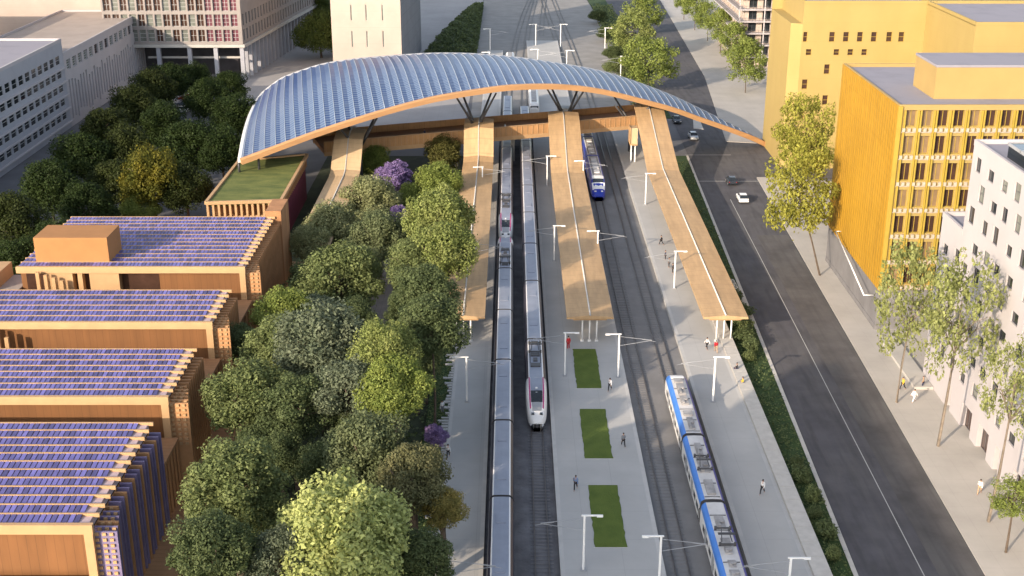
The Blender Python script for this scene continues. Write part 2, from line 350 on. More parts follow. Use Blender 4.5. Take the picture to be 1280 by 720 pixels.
for a,b in zip(ys[:6],ys[1:6]):
    i=len(g.v); g.v+=[(kx(a),a,-.1),(kx(a)+.5,a,-.1),(kx(b)+.5,b,-.1),(kx(b),b,-.1),(kx(a),a,.16),(kx(a)+.5,a,.16),(kx(b)+.5,b,.16),(kx(b),b,.16)]
    for q in ((4,5,6,7),(0,4,7,3),(1,2,6,5),(0,1,5,4),(2,3,7,6)): g.f.append(tuple(i+k for k in q)); g.m.append(0); g.sm.append(False)
g.prism([(36.2,181),(38.2,183.5),(39.1,189),(39.2,196),(38.8,205),(38,205),(36.4,192)],-.1,.165)
structure('kerb',g,M['kerb'])
g=MB(); z=.0
g.face([(kx(40)+.5,40,z),(rx(40),40,z),(rx(114),114,z),(rx(271),271,z),(62,271,z),(100,268,z),(100,302,z),(63,302,z),(53.4,304,z),(60,387,z),(65.4,560,z),(70,760,z),(41,760,z),(41.3,560,z),(43,330,z),(kx(290)+.5,290,z)]); structure('road',g,M['asphalt'])
g=MB(); g.face([(44.6,40,.004),(rx(40)-.1,40,.004),(rx(230)-.1,230,.004),(47.4,230,.004)]); structure('warm_road_lane',g,M['warm_asphalt'])
g=MB(); g.face([(43.0-.12,40,.008),(43.0,40,.008),(46.33,254,.008),(46.22,254,.008)])
g.face([(41.5,268,.008),(61.5,268,.008),(61.5,268.25,.008),(41.5,268.25,.008)]); g.face([(41.5,291,.008),(52.5,291,.008),(52.5,291.25,.008),(41.5,291.25,.008)])
structure('road_marking',g,M['white_line'])
g=MB(); g.prism([(rx(40),40),(75,40),(75,266),(62,271),(rx(271)+.3,271),(rx(114),114)],-.1,.13)
structure('pavement',g,M['plaza'])
g=MB(); g.prism([(53.4,304),(63,302),(110,302),(110,760),(70,760),(65.4,560),(60,387)],-.1,.13)
structure('far_pavement',g,M['plaza'])
g=MB(); g.prism([(47.2,318),(49.6,317),(50.6,337),(49.6,338)],-.1,.14); structure('traffic_island',g,M['kerb'])
g=MB(); g.prism([(33.5,330),(42.9,330),(42.8,400),(41.2,560),(41,760),(31.5,760),(33.3,560),(38.2,381)],-.1,.06); structure('verge',g,M['hedgegrass'])
g=MB(); g.prism([(-39.9,96),(-35.2,96),(-35.2,150),(-34.2,196),(-36.6,212),(-39.9,212)],0,.9); structure('timber_terrace_floor',g,M['deck'])
# the green slope left of the far tracks
g=MB(); rng=random.Random(5); nx,ny=14,26
pts=[]
for j in range(ny+1):
    Y=424+j*(118/ny); fx=j/ny; xl=-30+14.5*fx**1.2; xr=-11.9-.4*fx
    for i in range(nx+1):
        s=i/nx; X=xl+(xr-xl)*s; pts.append((X,Y,.05+3.2*math.sin(math.pi*min(1,max(0,s)))**.7*math.sin(math.pi*min(1,fx*1.0+.03))**.5+rng.uniform(-.25,.25)))
for j in range(ny):
    for i in range(nx):
        a=j*(nx+1)+i; g.face([pts[a],pts[a+1],pts[a+nx+2],pts[a+nx+1]],0,True)
structure('embankment_ground',g,M['hedgegrass'])
def track(pts,gauge=1.5,sm='sleeper'):
    sl=MB(); rl=MB()
    acc=0
    for (a,b),(c_,d) in zip(pts,pts[1:]):
        L=math.hypot(c_-a,d-b); ux,uy=(c_-a)/L,(d-b)/L; px,py=uy,-ux
        for s in (-1,1):
            o=s*gauge/2; rl.beam((a+px*o,b+py*o,.17),(c_+px*o,d+py*o,.17),.13,.16,0)
        if b<330:
            t=acc
            while t<L: x,y=a+ux*t,b+uy*t; sl.beam((x-px*1.25,y-py*1.25,.0),(x+px*1.25,y+py*1.25,.0),.28,.09,1); t+=.75
            acc=t-L
    rl.v+=[]; off=len(rl.v); rl.v+=sl.v; rl.f+=[tuple(i+off for i in f) for f in sl.f]; rl.m+=sl.m; rl.sm+=sl.sm
    return structure('railway_track',rl,[M['rail'],M[sm]])
def bend(x,k,kk=0): return [(x,60),(x,330)]+[(x+k*((Y-330)/230)**2+kk*(Y-330)/230,Y) for Y in range(345,760,15)]
track(bend(-1.2,9)); track(bend(3.3,7)); track(bend(18.3,-2,-3),sm='tram_sleeper'); track(bend(22.7,-2,-2.5),sm='tram_sleeper'); track([(x,y) for x,y in bend(9.2,5) if y>455])
# ------------------------------------------------------------------ lawn panels on the middle platform
for (y0,y1),w in zip(((118.4,132),(138.7,152.6),(159.2,173)),('nearest, beside the tall white mast','middle','farthest, just beyond the end of the tan canopy')):
    t=thing('lawn_panel',f'rectangular lawn set in the middle platform, {w}','lawn',(10.9,y0,.7),'lawn panels on the middle platform')
    mb=MB(); rng=random.Random(y0); e=[]
    n=18
    for k in range(n+1): e.append((9.15+rng.uniform(-.08,.08),y0+(y1-y0)*k/n))
    e+=[(12.65+rng.uniform(-.08,.08),y1-(y1-y0)*k/n) for k in range(n+1)]
    mb.prism(e,.69,.76); mb.build('turf',M['grass'],t)
    kb=MB()
    kb.box(9.0,12.8,y0-.12,y0-.02,.69,.73); kb.box(9.0,12.8,y1+.02,y1+.12,.69,.73); kb.build('kerb_edge',M['edge'],t)
# ------------------------------------------------------------------ wall along the right platform
t=thing('retaining_wall','long pale concrete wall between the right platform and the planted strip','wall',(32.85,150,0))
mb=MB(); mb.box(31.93,33.8,40,298,-.1,1.05); mb.build('wall',M['concrete'],t)
mb=MB(); y=41.
while y<297: mb.box(31.9,33.83,y,min(y+2.95,298),1.053,1.12); y+=3
mb.build('coping',M['kerb'],t)
# ------------------------------------------------------------------ timber halls
def hall(label,x0,x1,y0,y1,rows,z=13.5,rooftop=False,violet=False):
    t=thing('timber_hall',label,'hall',((x0+x1)/2,y0,0),'timber halls with solar roofs')
    w=MB(); ins=1.6
    sm=1
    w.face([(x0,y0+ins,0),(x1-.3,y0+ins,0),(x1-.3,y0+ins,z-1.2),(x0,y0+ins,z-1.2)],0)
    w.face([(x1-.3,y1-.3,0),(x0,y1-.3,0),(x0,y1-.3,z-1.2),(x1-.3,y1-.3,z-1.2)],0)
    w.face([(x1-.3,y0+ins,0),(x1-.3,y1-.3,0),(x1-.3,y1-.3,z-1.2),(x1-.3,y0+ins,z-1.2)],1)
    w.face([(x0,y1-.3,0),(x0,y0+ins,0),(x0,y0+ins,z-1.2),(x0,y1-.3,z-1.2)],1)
    w.build('wall',[M['hall'],M['hall_side']],t)
    r=MB(); r.box(x0,x1-.4,y0+.5,y1,z-1.2,z-.35); r.build('roof',M['solar_bed'],t)
    f=MB(); f.box(x0,x1+.15,y0,y0+.5,z-1.1,z-.1); f.build('fascia',M['fascia'],t)
    pitch=(y1-y0-.6)/rows; b=MB(); s=MB(); step=.57
    for k in range(rows):
        ya=y0+.6+k*pitch
        b.box(x0,x1+.22,ya+pitch-.29,ya+pitch-.08,z-.45,z-.06)
        x=x0+.2
        while x<x1-1.5:
            i=len(s.v); xa,xb=x,x+step*.8; yb=ya+pitch-.31
            s.v+=[(xa,ya,z-.30),(xb,ya,z-.30),(xb,yb,z-.10),(xa,yb,z-.10),(xa,ya,z-.36),(xb,ya,z-.36),(xb,yb,z-.16),(xa,yb,z-.16)]
            for q in ((0,1,2,3),(4,7,6,5),(0,4,5,1),(1,5,6,2),(2,6,7,3),(3,7,4,0)): s.f.append(tuple(i+q_ for q_ in q)); s.m.append(0); s.sm.append(False)
            x+=step
        e=MB(); 
    b.build('roof_slats',M['fascia'],t); s.build('solar_panels',M['solar'],t)
    # upright boards of the end wall, each hall's roof slats end over them
    fb=MB(); n=int((y1-y0)/.9)
    for k in range(n):
        y=y0+.7+k*(y1-y0-1.2)/(n-1); d=1.25 if k>4 else 2.5-.22*k
        fb.box(x1-.29,x1-.3+d,y,y+.22,.9,z-1.25,2 if violet and k%3==2 else 0)
        if k<6:
            zz=z-1.6
            for q in range(9):
                for a in (.55,1.25,1.95):
                    if a<d-.2: fb.box(x1-.3+a-.15,x1-.3+a+.2,y-.16,y-.002,zz-q*.62,zz-q*.62+.3,1)
    fb.build('end_wall_boards',[M['skyshade_fin'] if violet else M['fin'],M['fascia'],M['fin']],t)
    pst=MB(); pst.box(x1-.75,x1+.1,y0+.02,y0+.52,.0,z-1.103); pst.build('corner_post',M['fascia'],t)
    return t
h1=hall('farthest timber hall, with the plain timber box on its solar roof',-73.7,-39.8,174.3,199.3,13)
bx=MB(); bx.box(-71.4,-60.4,176.6,182.9,12.9,17.2); rb=bx.build('roof_box',M['hall_box'],h1,bevel=.04)
bx=MB(); bx.box(-41.2,-38.6,199.35,206.5,0,14.3); bx.build('end_wall',M['hall_side'],h1)
bx=MB(); bx.box(-69.5,-65.5,174.6,175.85,0,12.37); bx.box(-64.8,-64.1,174.7,175.8,0,12.37); bx.box(-63.0,-58.6,174.6,175.85,0,12.37); bx.build('front_pillars',M['fascia'],h1)
bx=MB(); bx.box(-72.9,-70.0,175.86,175.89,7,12.3); bx.box(-65.4,-63.1,175.86,175.89,2,12.3); bx.box(-58.5,-53,175.86,175.89,2,12.3); bx.build('dark_interior_panel',M['brown_glass'],h1)  # flat dark sheets stand for the shaded interior
hall('second timber hall from the back, narrow solar roof of six rows',-100,-39.8,152.7,164.9,6)
hall('third timber hall from the back, solar roof of eight rows',-100,-39.8,130,144.1,8)
hall('nearest timber hall, its end wall boards coloured violet for skylit shade',-100,-39.8,102.2,123.7,12,violet=True)
def link(label,y0,y1,z,x0=-100):
    t=thing('link_block',label,'building',(-60,y0,0),'low timber blocks between the halls')
    w=MB(); w.box(x0,-39.2,y0+.05,y1-.05,-.1,z-.4,0); w.build('wall',M['hall_side'],t)
    r=MB(); r.box(x0-.1,-38.9,y0+.03,y1-.03,z-.397,z); r.build('roof',M['deck'],t)
    p=MB(); 
    for k in range(5): p.box(-39.15,-38.95,y0+.4+k*(y1-y0-1)/4,y0+.62+k*(y1-y0-1)/4,.9,z-.45)
    p.build('boards',M['fin'],t)
    for q in range(4):
        pl=MB(); pl.box(-70.5+q*1.15,-70.0+q*1.15,y1-.95+.0*q,y1-.5,z,12.9-.45*q); pl.build('pier',M['fascia'],t)
    return t
link('low timber link between the two farthest halls',164.95,174.25,8.2)
link('low timber link between the two middle halls',144.15,152.65,8.2)
link('low timber link between the two nearest halls',123.75,129.95,8.2)
link('low timber link in front of the nearest hall',96,102.1,7.6)
t=thing('timber_wing','low timber wing left of the hall with the roof box','building',(-82,172,0))
mb=MB(); mb.box(-96,-73.9,166,181,0,9.4); mb.build('wall',M['hall'],t)
mb=MB(); mb.box(-96.1,-73.85,165.9,181.1,9.403,9.7); mb.build('roof',M['tan_roof'],t)
mb=MB(); mb.box(-79.5,-77,174,181.05,9.703,11.9); mb.build('roof_upstand',M['fascia'],t)
# ------------------------------------------------------------------ grass roofed pavilion
t=thing('green_roof_pavilion','timber pavilion with a grass roof at the low end of the arched roof','pavilion',(-48,222,0))
C=[(-56.4,220.6),(-42.8,222.0),(-43.1,255.5),(-56.4,250.5)]; zt=9.5
mb=MB(); mb.prism([(-56.0,221.1),(-43.3,222.5),(-43.6,255.0),(-56.0,250.1)],zt-1,zt-.2); mb.build('turf_roof',M['roofgrass'],t)
mb=MB()
for a,b in zip(C,C[1:]+C[:1]): mb.beam((*a,zt-.2),(*b,zt-.2),.55,.6,0)
mb.build('roof_rim',M['fascia'],t)
mb=MB(); mb.prism([(-55.8,222.8),(-43.7,223.6),(-44,254.6),(-55.8,249.8)],0,zt-1); mb.build('wall',M['hall_side'],t)
mb=MB(); mb.prism([(-43.65,223.2),(-43.3,223.2),(-43.55,254.8),(-43.9,254.8)],0,6.6); mb.build('red_side_wall',M['crimson'],t)
mb=MB()
for k in range(14):
    x=-56.2+k*(13.2/13); y=220.9+1.35*k/13
    mb.box(x-.2,x+.2,y-.25,y+.6,2,zt-.55)
for q in (6.4,3.9): mb.beam((-56.3,221,q),(-42.9,222.4,q),.4,.35,0)
mb.build('front_lattice',M['fascia'],t)
for k in range(24):
    u=k/23; x=-43.1-.25*u; y=222.8+32*u; mb=MB(); mb.box(x-.3,x+.15,y-.15,y+.15,6.95,zt-.5); mb.build('side_slat',M['fin'],t)
for x,y in ((-54.6,242),(-51,244),(-55.6,249.5)):
    mb=MB(); mb.tube([(x,y,zt-.25),(x,y,11.6 if y<245 else 12.2)],.25,8); mb.build('roof_support',M['dark_metal'],t)
# ------------------------------------------------------------------ the arched station roof
Fp=[(-54.1,241.0,12.1),(-47.4,244.3,14.0),(-40.5,247.8,15.9),(-32.8,251.7,17.7),(-24.9,255.7,19.3),(-16.8,259.7,20.6),(-8.5,263.9,21.2),(0,268.2,21.4),(10.6,273.6,20.4),(19.8,278.2,18.4),(29.4,283,15.2),(37.3,287,12.3),(43.5,290.2,9.5),(52,294.4,5.8),(58.6,297.8,2.7),(63.5,300.3,.0)]
Bp=[(-62.6,303.5,10.6),(-61.2,305,12.3),(-58,305,14.7),(-55,305,16.3),(-47,305,18.9),(-40,305,20.1),(-33.2,305,20.8),(-18.5,305,21.7),(-3.9,305,21.2),(11.7,305,19.2),(23.6,304.6,16.9),(37.5,303.5,12.3),(48,302.5,7.6),(57,301.6,3.3),(63.8,301.2,.0)]
Fp[0]=(-54.1,241.0,12.1)
def resample(P,n):
    P=[Vector(p) for p in P]; d=[0]
    for a,b in zip(P,P[1:]): d.append(d[-1]+(b-a).length)
    out=[]
    for k in range(n):
        s=d[-1]*k/(n-1); i=max(j for j in range(len(d)) if d[j]<=s+1e-6); i=min(i,len(P)-2)
        u=(s-d[i])/(d[i+1]-d[i]); p=[P[max(0,min(len(P)-1,i+q))] for q in (-1,0,1,2)]
        out.append(.5*((2*p[1])+(p[2]-p[0])*u+(2*p[0]-5*p[1]+4*p[2]-p[3])*u*u+(3*p[1]-p[0]-3*p[2]+p[3])*u**3))
    return out
NR=62
Fc=resample(Fp,2*NR+1); Bc=resample(Bp,2*NR+1); NS=44
def shell(i,s,lift=0):
    a,b=Fc[i],Bc[i]; L=(b-a).length; p=a.lerp(b,s); edge=max(0,1-i/(2*NR)*7)
    p=p+Vector((-.5*edge*math.sin(math.pi*s),0,2.6*(L/62)*(1-.75*edge)*math.sin(math.pi*s)+lift)); return p
rf=thing('station_roof','great arched station roof of blue glazed ribs with a timber edge arch','station roof',(0,285,0))
gl=MB(); uvs=[]
for i in range(2*NR):
    pl=.0 if i%2==0 else .26; pr=.26 if i%2==0 else 0
    for j in range(NS):
        q=[shell(i,j/NS,pl),shell(i+1,j/NS,pr),shell(i+1,(j+1)/NS,pr),shell(i,(j+1)/NS,pl)]
        gl.face(q,0 if i%2 else 0)
        gl.m[-1]=1 if i%2==0 else 0; uvs.append((i,j))
go=gl.build('glazing',[M['pv'],M['lit_facet']],rf)
uvl=go.data.uv_layers.new(name='cells')
for k,(i,j) in enumerate(uvs):
    for q,(du,dv) in enumerate(((0,0),(1,0),(1,1),(0,1))): uvl.data[k*4+q].uv=(i+du*.999,(j+dv*.999))
rb=MB()
for i in range(1,2*NR,2): rb.tube([shell(i,s/10,.28) for s in range(11)],.07,5,0)
rb.build('ribs',mat('pale_rib_metal',(.33,.37,.43),.5,.05),rf)
def arch_beam(P,w,h,name,m,drop=0,out=0):
    b=MB(); secs=[]
    for k,p in enumerate(P):
        d=(P[min(k+1,len(P)-1)]-P[max(0,k-1)]).normalized(); sd=d.cross(Vector((0,0,1))).normalized(); up=sd.cross(d)
        c0=p+sd*out-up*drop
        secs.append([c0+sd*a*w/2+up*bb*h/2 for a,bb in ((-1,-1),(-1,.7),(-.7,1),(.7,1),(1,.7),(1,-1))])
    b.loft(secs,smooth=False); return b.build(name,m,rf,fix=True)
arch_beam(Fc,1.2,1.15,'front_arch',M['arch'],.25,.5)
arch_beam(Bc,.9,1.0,'back_arch',M['grey_metal'],.2,0)
arch_beam([shell(0,s/16) for s in range(17)],.8,.9,'side_edge_beam',M['white_metal'],.1,0)
for k in range(6,2*NR-20,12):
    p=MB(); p.tube([shell(k,s/8,-.75) for s in range(9)],.22,6); p.build('purlin_arch',M['arch'],rf,)
for x,y,zt in ((-8,276,20.4),(12.6,289,19.0),(-33,262,18.0),(28.5,292,14.6)):
    b=MB(); b.tube([(x,y,.7),(x,y,zt*.5)],.7,10)
    b.build('column',M['dark_metal'],rf)
    for dx,dy in ((-4.5,-5),(4.5,-3),(-4,5),(4,6)):
        s=MB(); s.tube([(x,y,zt*.48),(x+dx,y+dy,zt-1.1-abs(dx)*.12)],[.32,.2],8); s.build('strut',M['dark_metal'],rf)
# ------------------------------------------------------------------ footbridge
br=thing('footbridge','timber footbridge crossing the tracks under the arched roof','footbridge',(0,280,0))
A=Vector((-41,265.2,0)); B=Vector((36.5,293.4,0)); ud=(B-A).normalized(); nd=Vector((-ud.y,ud.x,0)); Wd=12
def bq(u,v): p=A+ud*u+nd*v; return (p.x,p.y)
Lb=(B-A).length
mb=MB(); mb.prism([bq(0,0),bq(Lb,0),bq(Lb,Wd),bq(0,Wd)],6.9,7.9); mb.build('deck',M['bridge_deck'],br)
mb=MB(); mb.prism([bq(0,-.25),bq(Lb,-.25),bq(Lb,-.01),bq(0,-.01)],6.5,7.4); mb.build('edge_girder',M['fascia'],br)
mb=MB(); mb.prism([bq(0,-.2),bq(Lb,-.2),bq(Lb,-.05),bq(0,-.05)],7.403,9.5); mb.prism([bq(0,Wd+.05),bq(Lb,Wd+.05),bq(Lb,Wd+.2),bq(0,Wd+.2)],6.5,9.4); mb.build('parapet',M['bridge'],br)
mb=MB()
for k in range(int(Lb/1.3)):
    u=.4+k*1.3; mb.prism([bq(u,-.3),bq(u+.14,-.3),bq(u+.14,-.21),bq(u,-.21)],7.4,9.6)
mb.prism([bq(0,-.32),bq(Lb,-.32),bq(Lb,.0),bq(0,.0)],9.6,9.75); mb.build('railing',M['fascia'],br)
for u in (8,32,46,62):
    mb=MB(); x,y=bq(u,6); mb.box(x-.45,x+.45,y-1.2,y+1.2,-.1,6.9); mb.build('pier',M['concrete'],br)
for k,(x,y,w) in enumerate(((-36.7,271,3),(-8,281,3),(12.6,292,3.4),(33.1,297.5,3))):
    mb=MB(); mb.box(x-w/2,x+w/2,y+3,y+6,7.9,10.4,0); mb.build('lift_box',M['grey_metal'],br)
# ------------------------------------------------------------------ platform canopies
def canopy(label,x0,x1,y0,yk,yt,m,zl=5.,zh=11.5,posts=True,cut=.0):
    t=thing('platform_canopy',label,'canopy',((x0+x1)/2,y0,0),'timber platform canopies')
    prof=[(y0,zl),(yk-1.5,zl),(yk+1.5,zl+.5),(yt-7,zh-.6),(yt-4,zh),(yt,zh+.05)]
    xm=(x0+x1)/2
    secs=[]
    b=MB()
    for y,z in prof: secs.append([(x0,y,z),(xm-.06,y,z+.28),(xm+.06,y,z+.28),(x1,y,z),(x1,y,z-.32),(x0,y,z-.32)])
    b.loft(secs,smooth=False); b.build('roof',m,t,fix=True)
    s=MB(); s.tube([(xm,y,z+.30) for y,z in prof],.13,6); s.build('ridge_pipe',M['edge'],t)
    k=0; y=y0+1.
    while y<yk-3:
        for xx in ((xm,) if k else (xm-1.1,xm,xm+1.1)):
            p=MB(); p.tube([(xx,y,.7),(xx,y,zl-.3)],.13,8); p.box(xx-.25,xx+.25,y-.25,y+.25,.7,.85); p.build('column',M['white_metal'],t)
        k+=1; y+=9.2
    y=y0+14.
    while y<yk: e=MB(); e.box(x0-.03,x1+.03,y,y+.14,zl-.34,zl+.03); e.build('cross_joint',M['bridge'],t); y+=14
    g=MB(); g.box(x0+1,x1-1,y0+.3,y0+.5,zl-.62,zl-.323); g.build('end_trim',M['fascia'],t)
    return t
canopy('beige covered walk at the left edge of the garden',-37.9,-31.7,206,251,266.5,M['canopy_low'],zl=6.2,zh=12.2)
canopy('tan canopy between the garden and the two silver trains',-10.7,-4.1,175.2,267,279.5,M['canopy'])
canopy('tan canopy on the middle platform with the lawns',8.3,15.4,175.2,258,286,M['canopy'])
canopy('tan canopy on the right platform beside the road',29.0,35.8,175.2,260,295,M['canopy'])
t=thing('stair_enclosure','small pale timber stair box hanging beside the right canopy','stair',(27.7,283,0))
mb=MB(); mb.box(27.3,28.95,281.2,284,5.2,8.9,0); mb.build('wall',M['canopy_low'],t); mb=MB(); mb.box(27.2,28.97,280.9,281.18,4.9,5.2); mb.box(27.1,27.28,280.9,284.2,5.2,9.1); mb.build('trim',M['fascia'],t)
mb=MB(); mb.box(27.5,27.8,282.2,282.5,.7,5.19); mb.box(28.4,28.7,282.2,282.5,.7,5.19); mb.build('post',M['white_metal'],t)
# ------------------------------------------------------------------ yellow office with the golden metal side
def us(L,pitch,start): 
    o=[]; u=start
    while u<L-1: o.append(u); u+=pitch
    return o
b=thing('office_building','yellow office block with golden metal side wall and paired brown windows','office',(70,182,0))
X0,X1,Y0,Y1=57.2,84.,182.,215.
w=MB(); zf=6.9; fh=(36-zf)/7
ops=us(X1-X0,2.36,2.0)
rows=grid_rows(zf,fh,7,.95,2.75,ops,1.55,skip=lambda k,j: False)
pn=facade(w,(X0,Y0),(X1,Y0),zf,35.5,rows,.45,0)
w.face([(X1,Y0,zf),(X1,Y1,zf),(X1,Y1,35.5),(X1,Y0,35.5)],0); w.face([(X1,Y1,zf),(X0,Y1,zf),(X0,Y1,35.5),(X1,Y1,35.5)],0)
w.face([(X0,Y0,zf),(X1,Y0,zf),(X1,Y1,zf),(X0,Y1,zf)][::-1],0)
w.build('wall',[M['yellow']],b)
g_=MB(); g_.box(X0-.12,X0+.02,Y0-.1,Y1+.1,zf-.05,36.0)
for k in range(int((Y1-Y0)/1.2)): g_.box(X0-.2,X0-.12,Y0+.1+k*1.2,Y0+.22+k*1.2,zf-.05,36.0)
g_.build('metal_side',M['gold'],b)
windows(b,pn,('yellow_frame','brown_glass',1,0),('yellow_frame','tan_blind',1,0))
f=MB()
for u in ops:
    for d in (-1.0,1.0): f.box(X0+u+d-.12,X0+u+d+.12,Y0-.32,Y0-.01,zf,35.3)
f.box(X0-.1,X0+.55,Y0-.34,Y0-.02,zf-.04,35.9)
f.build('facade_fins',M['yellow_frame'],b)
d=MB()
for k in range(7):
    z=zf+k*fh; d.box(X0+.7,X1,Y0-.12,Y0-.012,z+.03,z+.2)
    x=X0+.8
    while x<X1-.5: d.box(x,x+.42,Y0-.36,Y0-.012,z+.22,z+.78); x+=.79
d.build('balustrade',M['band'],b)
p=MB(); p.box(X0+.05,X1-.05,Y0+.1,Y1-.1,-.1,zf-.06,0); p.box(X0-.02,X0+.04,Y0+.1,Y1-.1,.1,1.0,0); p.build('plinth',M['grey_plinth'],b)
flat_roof(b,X0,X1,Y0,Y1,36,pm='pale_yellow')
q=MB(); q.box(64.4,83.5,188.6,199,35.2,40.4); q.build('roof_penthouse',M['pale_yellow'],b)
q=MB(); q.box(64.3,83.6,188.5,199.1,40.4,40.75); q.build('penthouse_roof',M['flat_roof'],b)
q=MB(); q.tube([(56.2,206,8.6),(55.6,184,5.2)],.12,6); q.tube([(57.1,206,8.6),(56.2,206,8.6)],.08,6); q.tube([(57.1,184,5.2),(55.6,184,5.2)],.08,6); q.build('awning_rail',M['white_metal'],b)
# taller plain yellow block behind
b=thing('plain_yellow_building','taller plain yellow block with few small windows behind the golden sided office','building',(75,278,0))
X0,X1,Y0,Y1=62.,92.,279.,302.
w=MB()
ws=[(3.0,29.0),(9.1,29.0),(12.2,29.0),(15.3,29.0),(18.4,29.0),(4.2,26.0),(10.4,26.0),(13.5,26.0),(16.6,26.0),(8.6,21.8),(3.9,18.4),(8.8,14.8),(3.6,11.5),(9.0,8.0),(21.8,29.0),(24.5,29.0)]
lv={}
for u,z in ws: lv.setdefault(z,[]).append((u-.62,u+.62,z,z+(2.2 if z!=26.0 else 1.4)))
rows=[(z-.02,z+2.25,o) for z,o in lv.items()]
rows=sorted(rows); rows2=[]
for za,zb,o in rows:
    if rows2 and rows2[-1][1]>za: za=rows2[-1][1]+.01
    rows2.append((za,zb,[(a,b_,max(c_,za),d_) for a,b_,c_,d_ in o]))
pn=facade(w,(X0+2.4,Y0),(X1,Y0),0,37.3,[(a,b_,[(max(.3,u0-2.4),max(1.1,u1-2.4),c_,d_) for u0,u1,c_,d_ in o]) for a,b_,o in rows2],.35)
w.face([(X0,Y1,0),(X0,Y0+1.2,0),(X0,Y0+1.2,33),(X0,Y1,33)],0); w.face([(X0,Y0+1.2,0),(X0+2.4,Y0,0),(X0+2.4,Y0,33),(X0,Y0+1.2,33)],0)
w.face([(X0,Y1,33),(X0,Y0+1.2,33),(X0+2.4,Y0,33),(X0+2.4,Y1,33)][::-1],0); w.face([(X0+2.4,Y1,33),(X0+2.4,Y0,33),(X0+2.4,Y0,37.3),(X0+2.4,Y1,37.3)],0)
w.face([(X1,Y0,0),(X1,Y1,0),(X1,Y1,37.3),(X1,Y0,37.3)],0); w.face([(X1,Y1,0),(X0,Y1,0),(X0,Y1,37.3),(X1,Y1,37.3)],0)
w.box(91.5,125,248.6,278.98,0,37.3); w.box(92.01,125,279,302,0,37.3)
w.build('wall',[M['yellow']],b); windows(b,pn,('yellow_frame','brown_glass',0,1))
flat_roof(b,X0+2.4,X1,Y0,Y1,37.9,pm='yellow'); flat_roof(b,91.55,125,248.6,278.9,37.9,pm='yellow')
# white apartment block with scattered square windows
b=thing('white_apartment_building','white apartment block with scattered dark square windows at the right frame edge','building',(66,135,0))
X0,X1,Y0,Y1=59.6,76.,96.,157.
w=MB(); rng=random.Random(11)
def scat(Y0,Y1,nf,dy=4.3,z0=5.2,fh=3.45):
    rows=[]
    for k in range(nf):
        z=z0+k*fh; ops=[]; u=1.4+(k%2)*2.0
        while u<Y1-Y0-2:
            uu=u+rng.uniform(-.5,.5); h=rng.choice((1.5,1.5,2.3,1.9)); ww=rng.choice((1.8,1.9,2.1)); ops.append((uu,uu+ww,z+.5,z+.5+h)); u+=dy
        rows.append((z+.45,z+2.95,ops))
    return rows
pn=facade(w,(X0,Y1),(X0,Y0),4.6,36.4,scat(Y0,Y1,9),.3)
pn2=facade(w,(X0,165.),(X0,Y1),4.6,24.3,scat(Y1,165.,5),.3)
pn3=facade(w,(X0,Y1-.01),(X0,Y0),.0,4.6,[(.1,4.0,[(2+k*6.,2+k*6.+(3.6 if k%3 else 1.6),.12,3.6) for k in range(9)])],.8)
w.face([(X1,Y0,0),(X1,165,0),(X1,165,24.3),(X1,Y0,24.3)],0); w.face([(X1,165,0),(X0,165,0),(X0,165,24.3),(X1,165,24.3)],0)
w.face([(X1,Y1,24.3),(X0,Y1,24.3),(X0,Y1,36.4),(X1,Y1,36.4)],0); w.face([(X0,Y0,0),(X1,Y0,0),(X1,Y0,36.4),(X0,Y0,36.4)],0); w.face([(X1,Y0,24.3),(X1,Y1,24.3),(X1,Y1,36.4),(X1,Y0,36.4)],0)
w.face([(X0,165,0),(X0,Y1,0),(X0,Y1,4.6),(X0,165,4.6)],0)
w.build('wall',[M['white_wall']],b); windows(b,pn+pn2,('dark_frame','glass',0,0),('dark_frame','pale_pane',0,1)); windows(b,pn3,('dark_frame','brown_glass',2,0))
flat_roof(b,X0,X1,Y0,Y1,37); flat_roof(b,X0,X1,157.02,165,24.8)
q=MB(); q.box(61.2,73,98,150,36.5,38.3,0); q.build('roof_skylight',[M['glass']],b)
q=MB()
for k in range(14): q.box(61.1,73.1,98+k*4,98.18+k*4,38.0,38.4)
for k in range(4): q.box(61.1+k*4,61.25+k*4,97.9,150.1,38.05,38.42)
q.build('skylight_frame',M['grey_metal'],b)
q=MB(); q.box(56.9,59.55,160,178,.1,.55,0); q.build('planter_wall',M['concrete'],b)
# ------------------------------------------------------------------ left white block and its tall neighbours
b=thing('long_white_building','long white block with rows of dark windows above the shaded street','building',(-122,280,0))
X1=-115.; w=MB()
rows=grid_rows(2.2,3.5,5,.75,2.2,us(106,4.2,3.0),3.0)
pn=facade(w,(X1,212),(X1,320),0,22.4,rows,.2)
w.box(-139,X1-.23,212,319.95,0,22.35)
w.build('wall',[M['grey_wall']],b)
pn=[p for p in pn if p[0][1]>238]
windows(b,pn,('frame','glass',0,1))
flat_roof(b,-139,X1,212,320,22.9)
d=MB()
for k in range(5): d.box(X1+.01,X1+.6,212,320,1.55+k*3.5,1.9+k*3.5)
d.build('ledge',M['white_wall'],b)
b=thing('lower_white_building','lower white block with a flat tan roof, beyond the long white block','building',(-122,360,0))
w=MB(); rows=grid_rows(13.6,4.6,1,.9,2.6,us(75,4.6,3.2),3.0)
rng=random.Random(4); rows=[(1.,12.6,[(u,u+1.1,1.2+rng.random()*2,12.2-rng.random()*2) for u in us(75,2.3,1.5)])]+rows
pn=facade(w,(X1,320.1),(X1,396),0,18.6,rows,.5)
w.box(-141,X1-.51,320.1,396,0,18.55); w.build('wall',[M['white_wall']],b)
windows(b,[p for p in pn if p[2]<4],('frame','pale_pane',0,3),('dark_frame','brown_glass',0,3))
flat_roof(b,-141,X1,320.1,396,19.2,m='tan_roof')
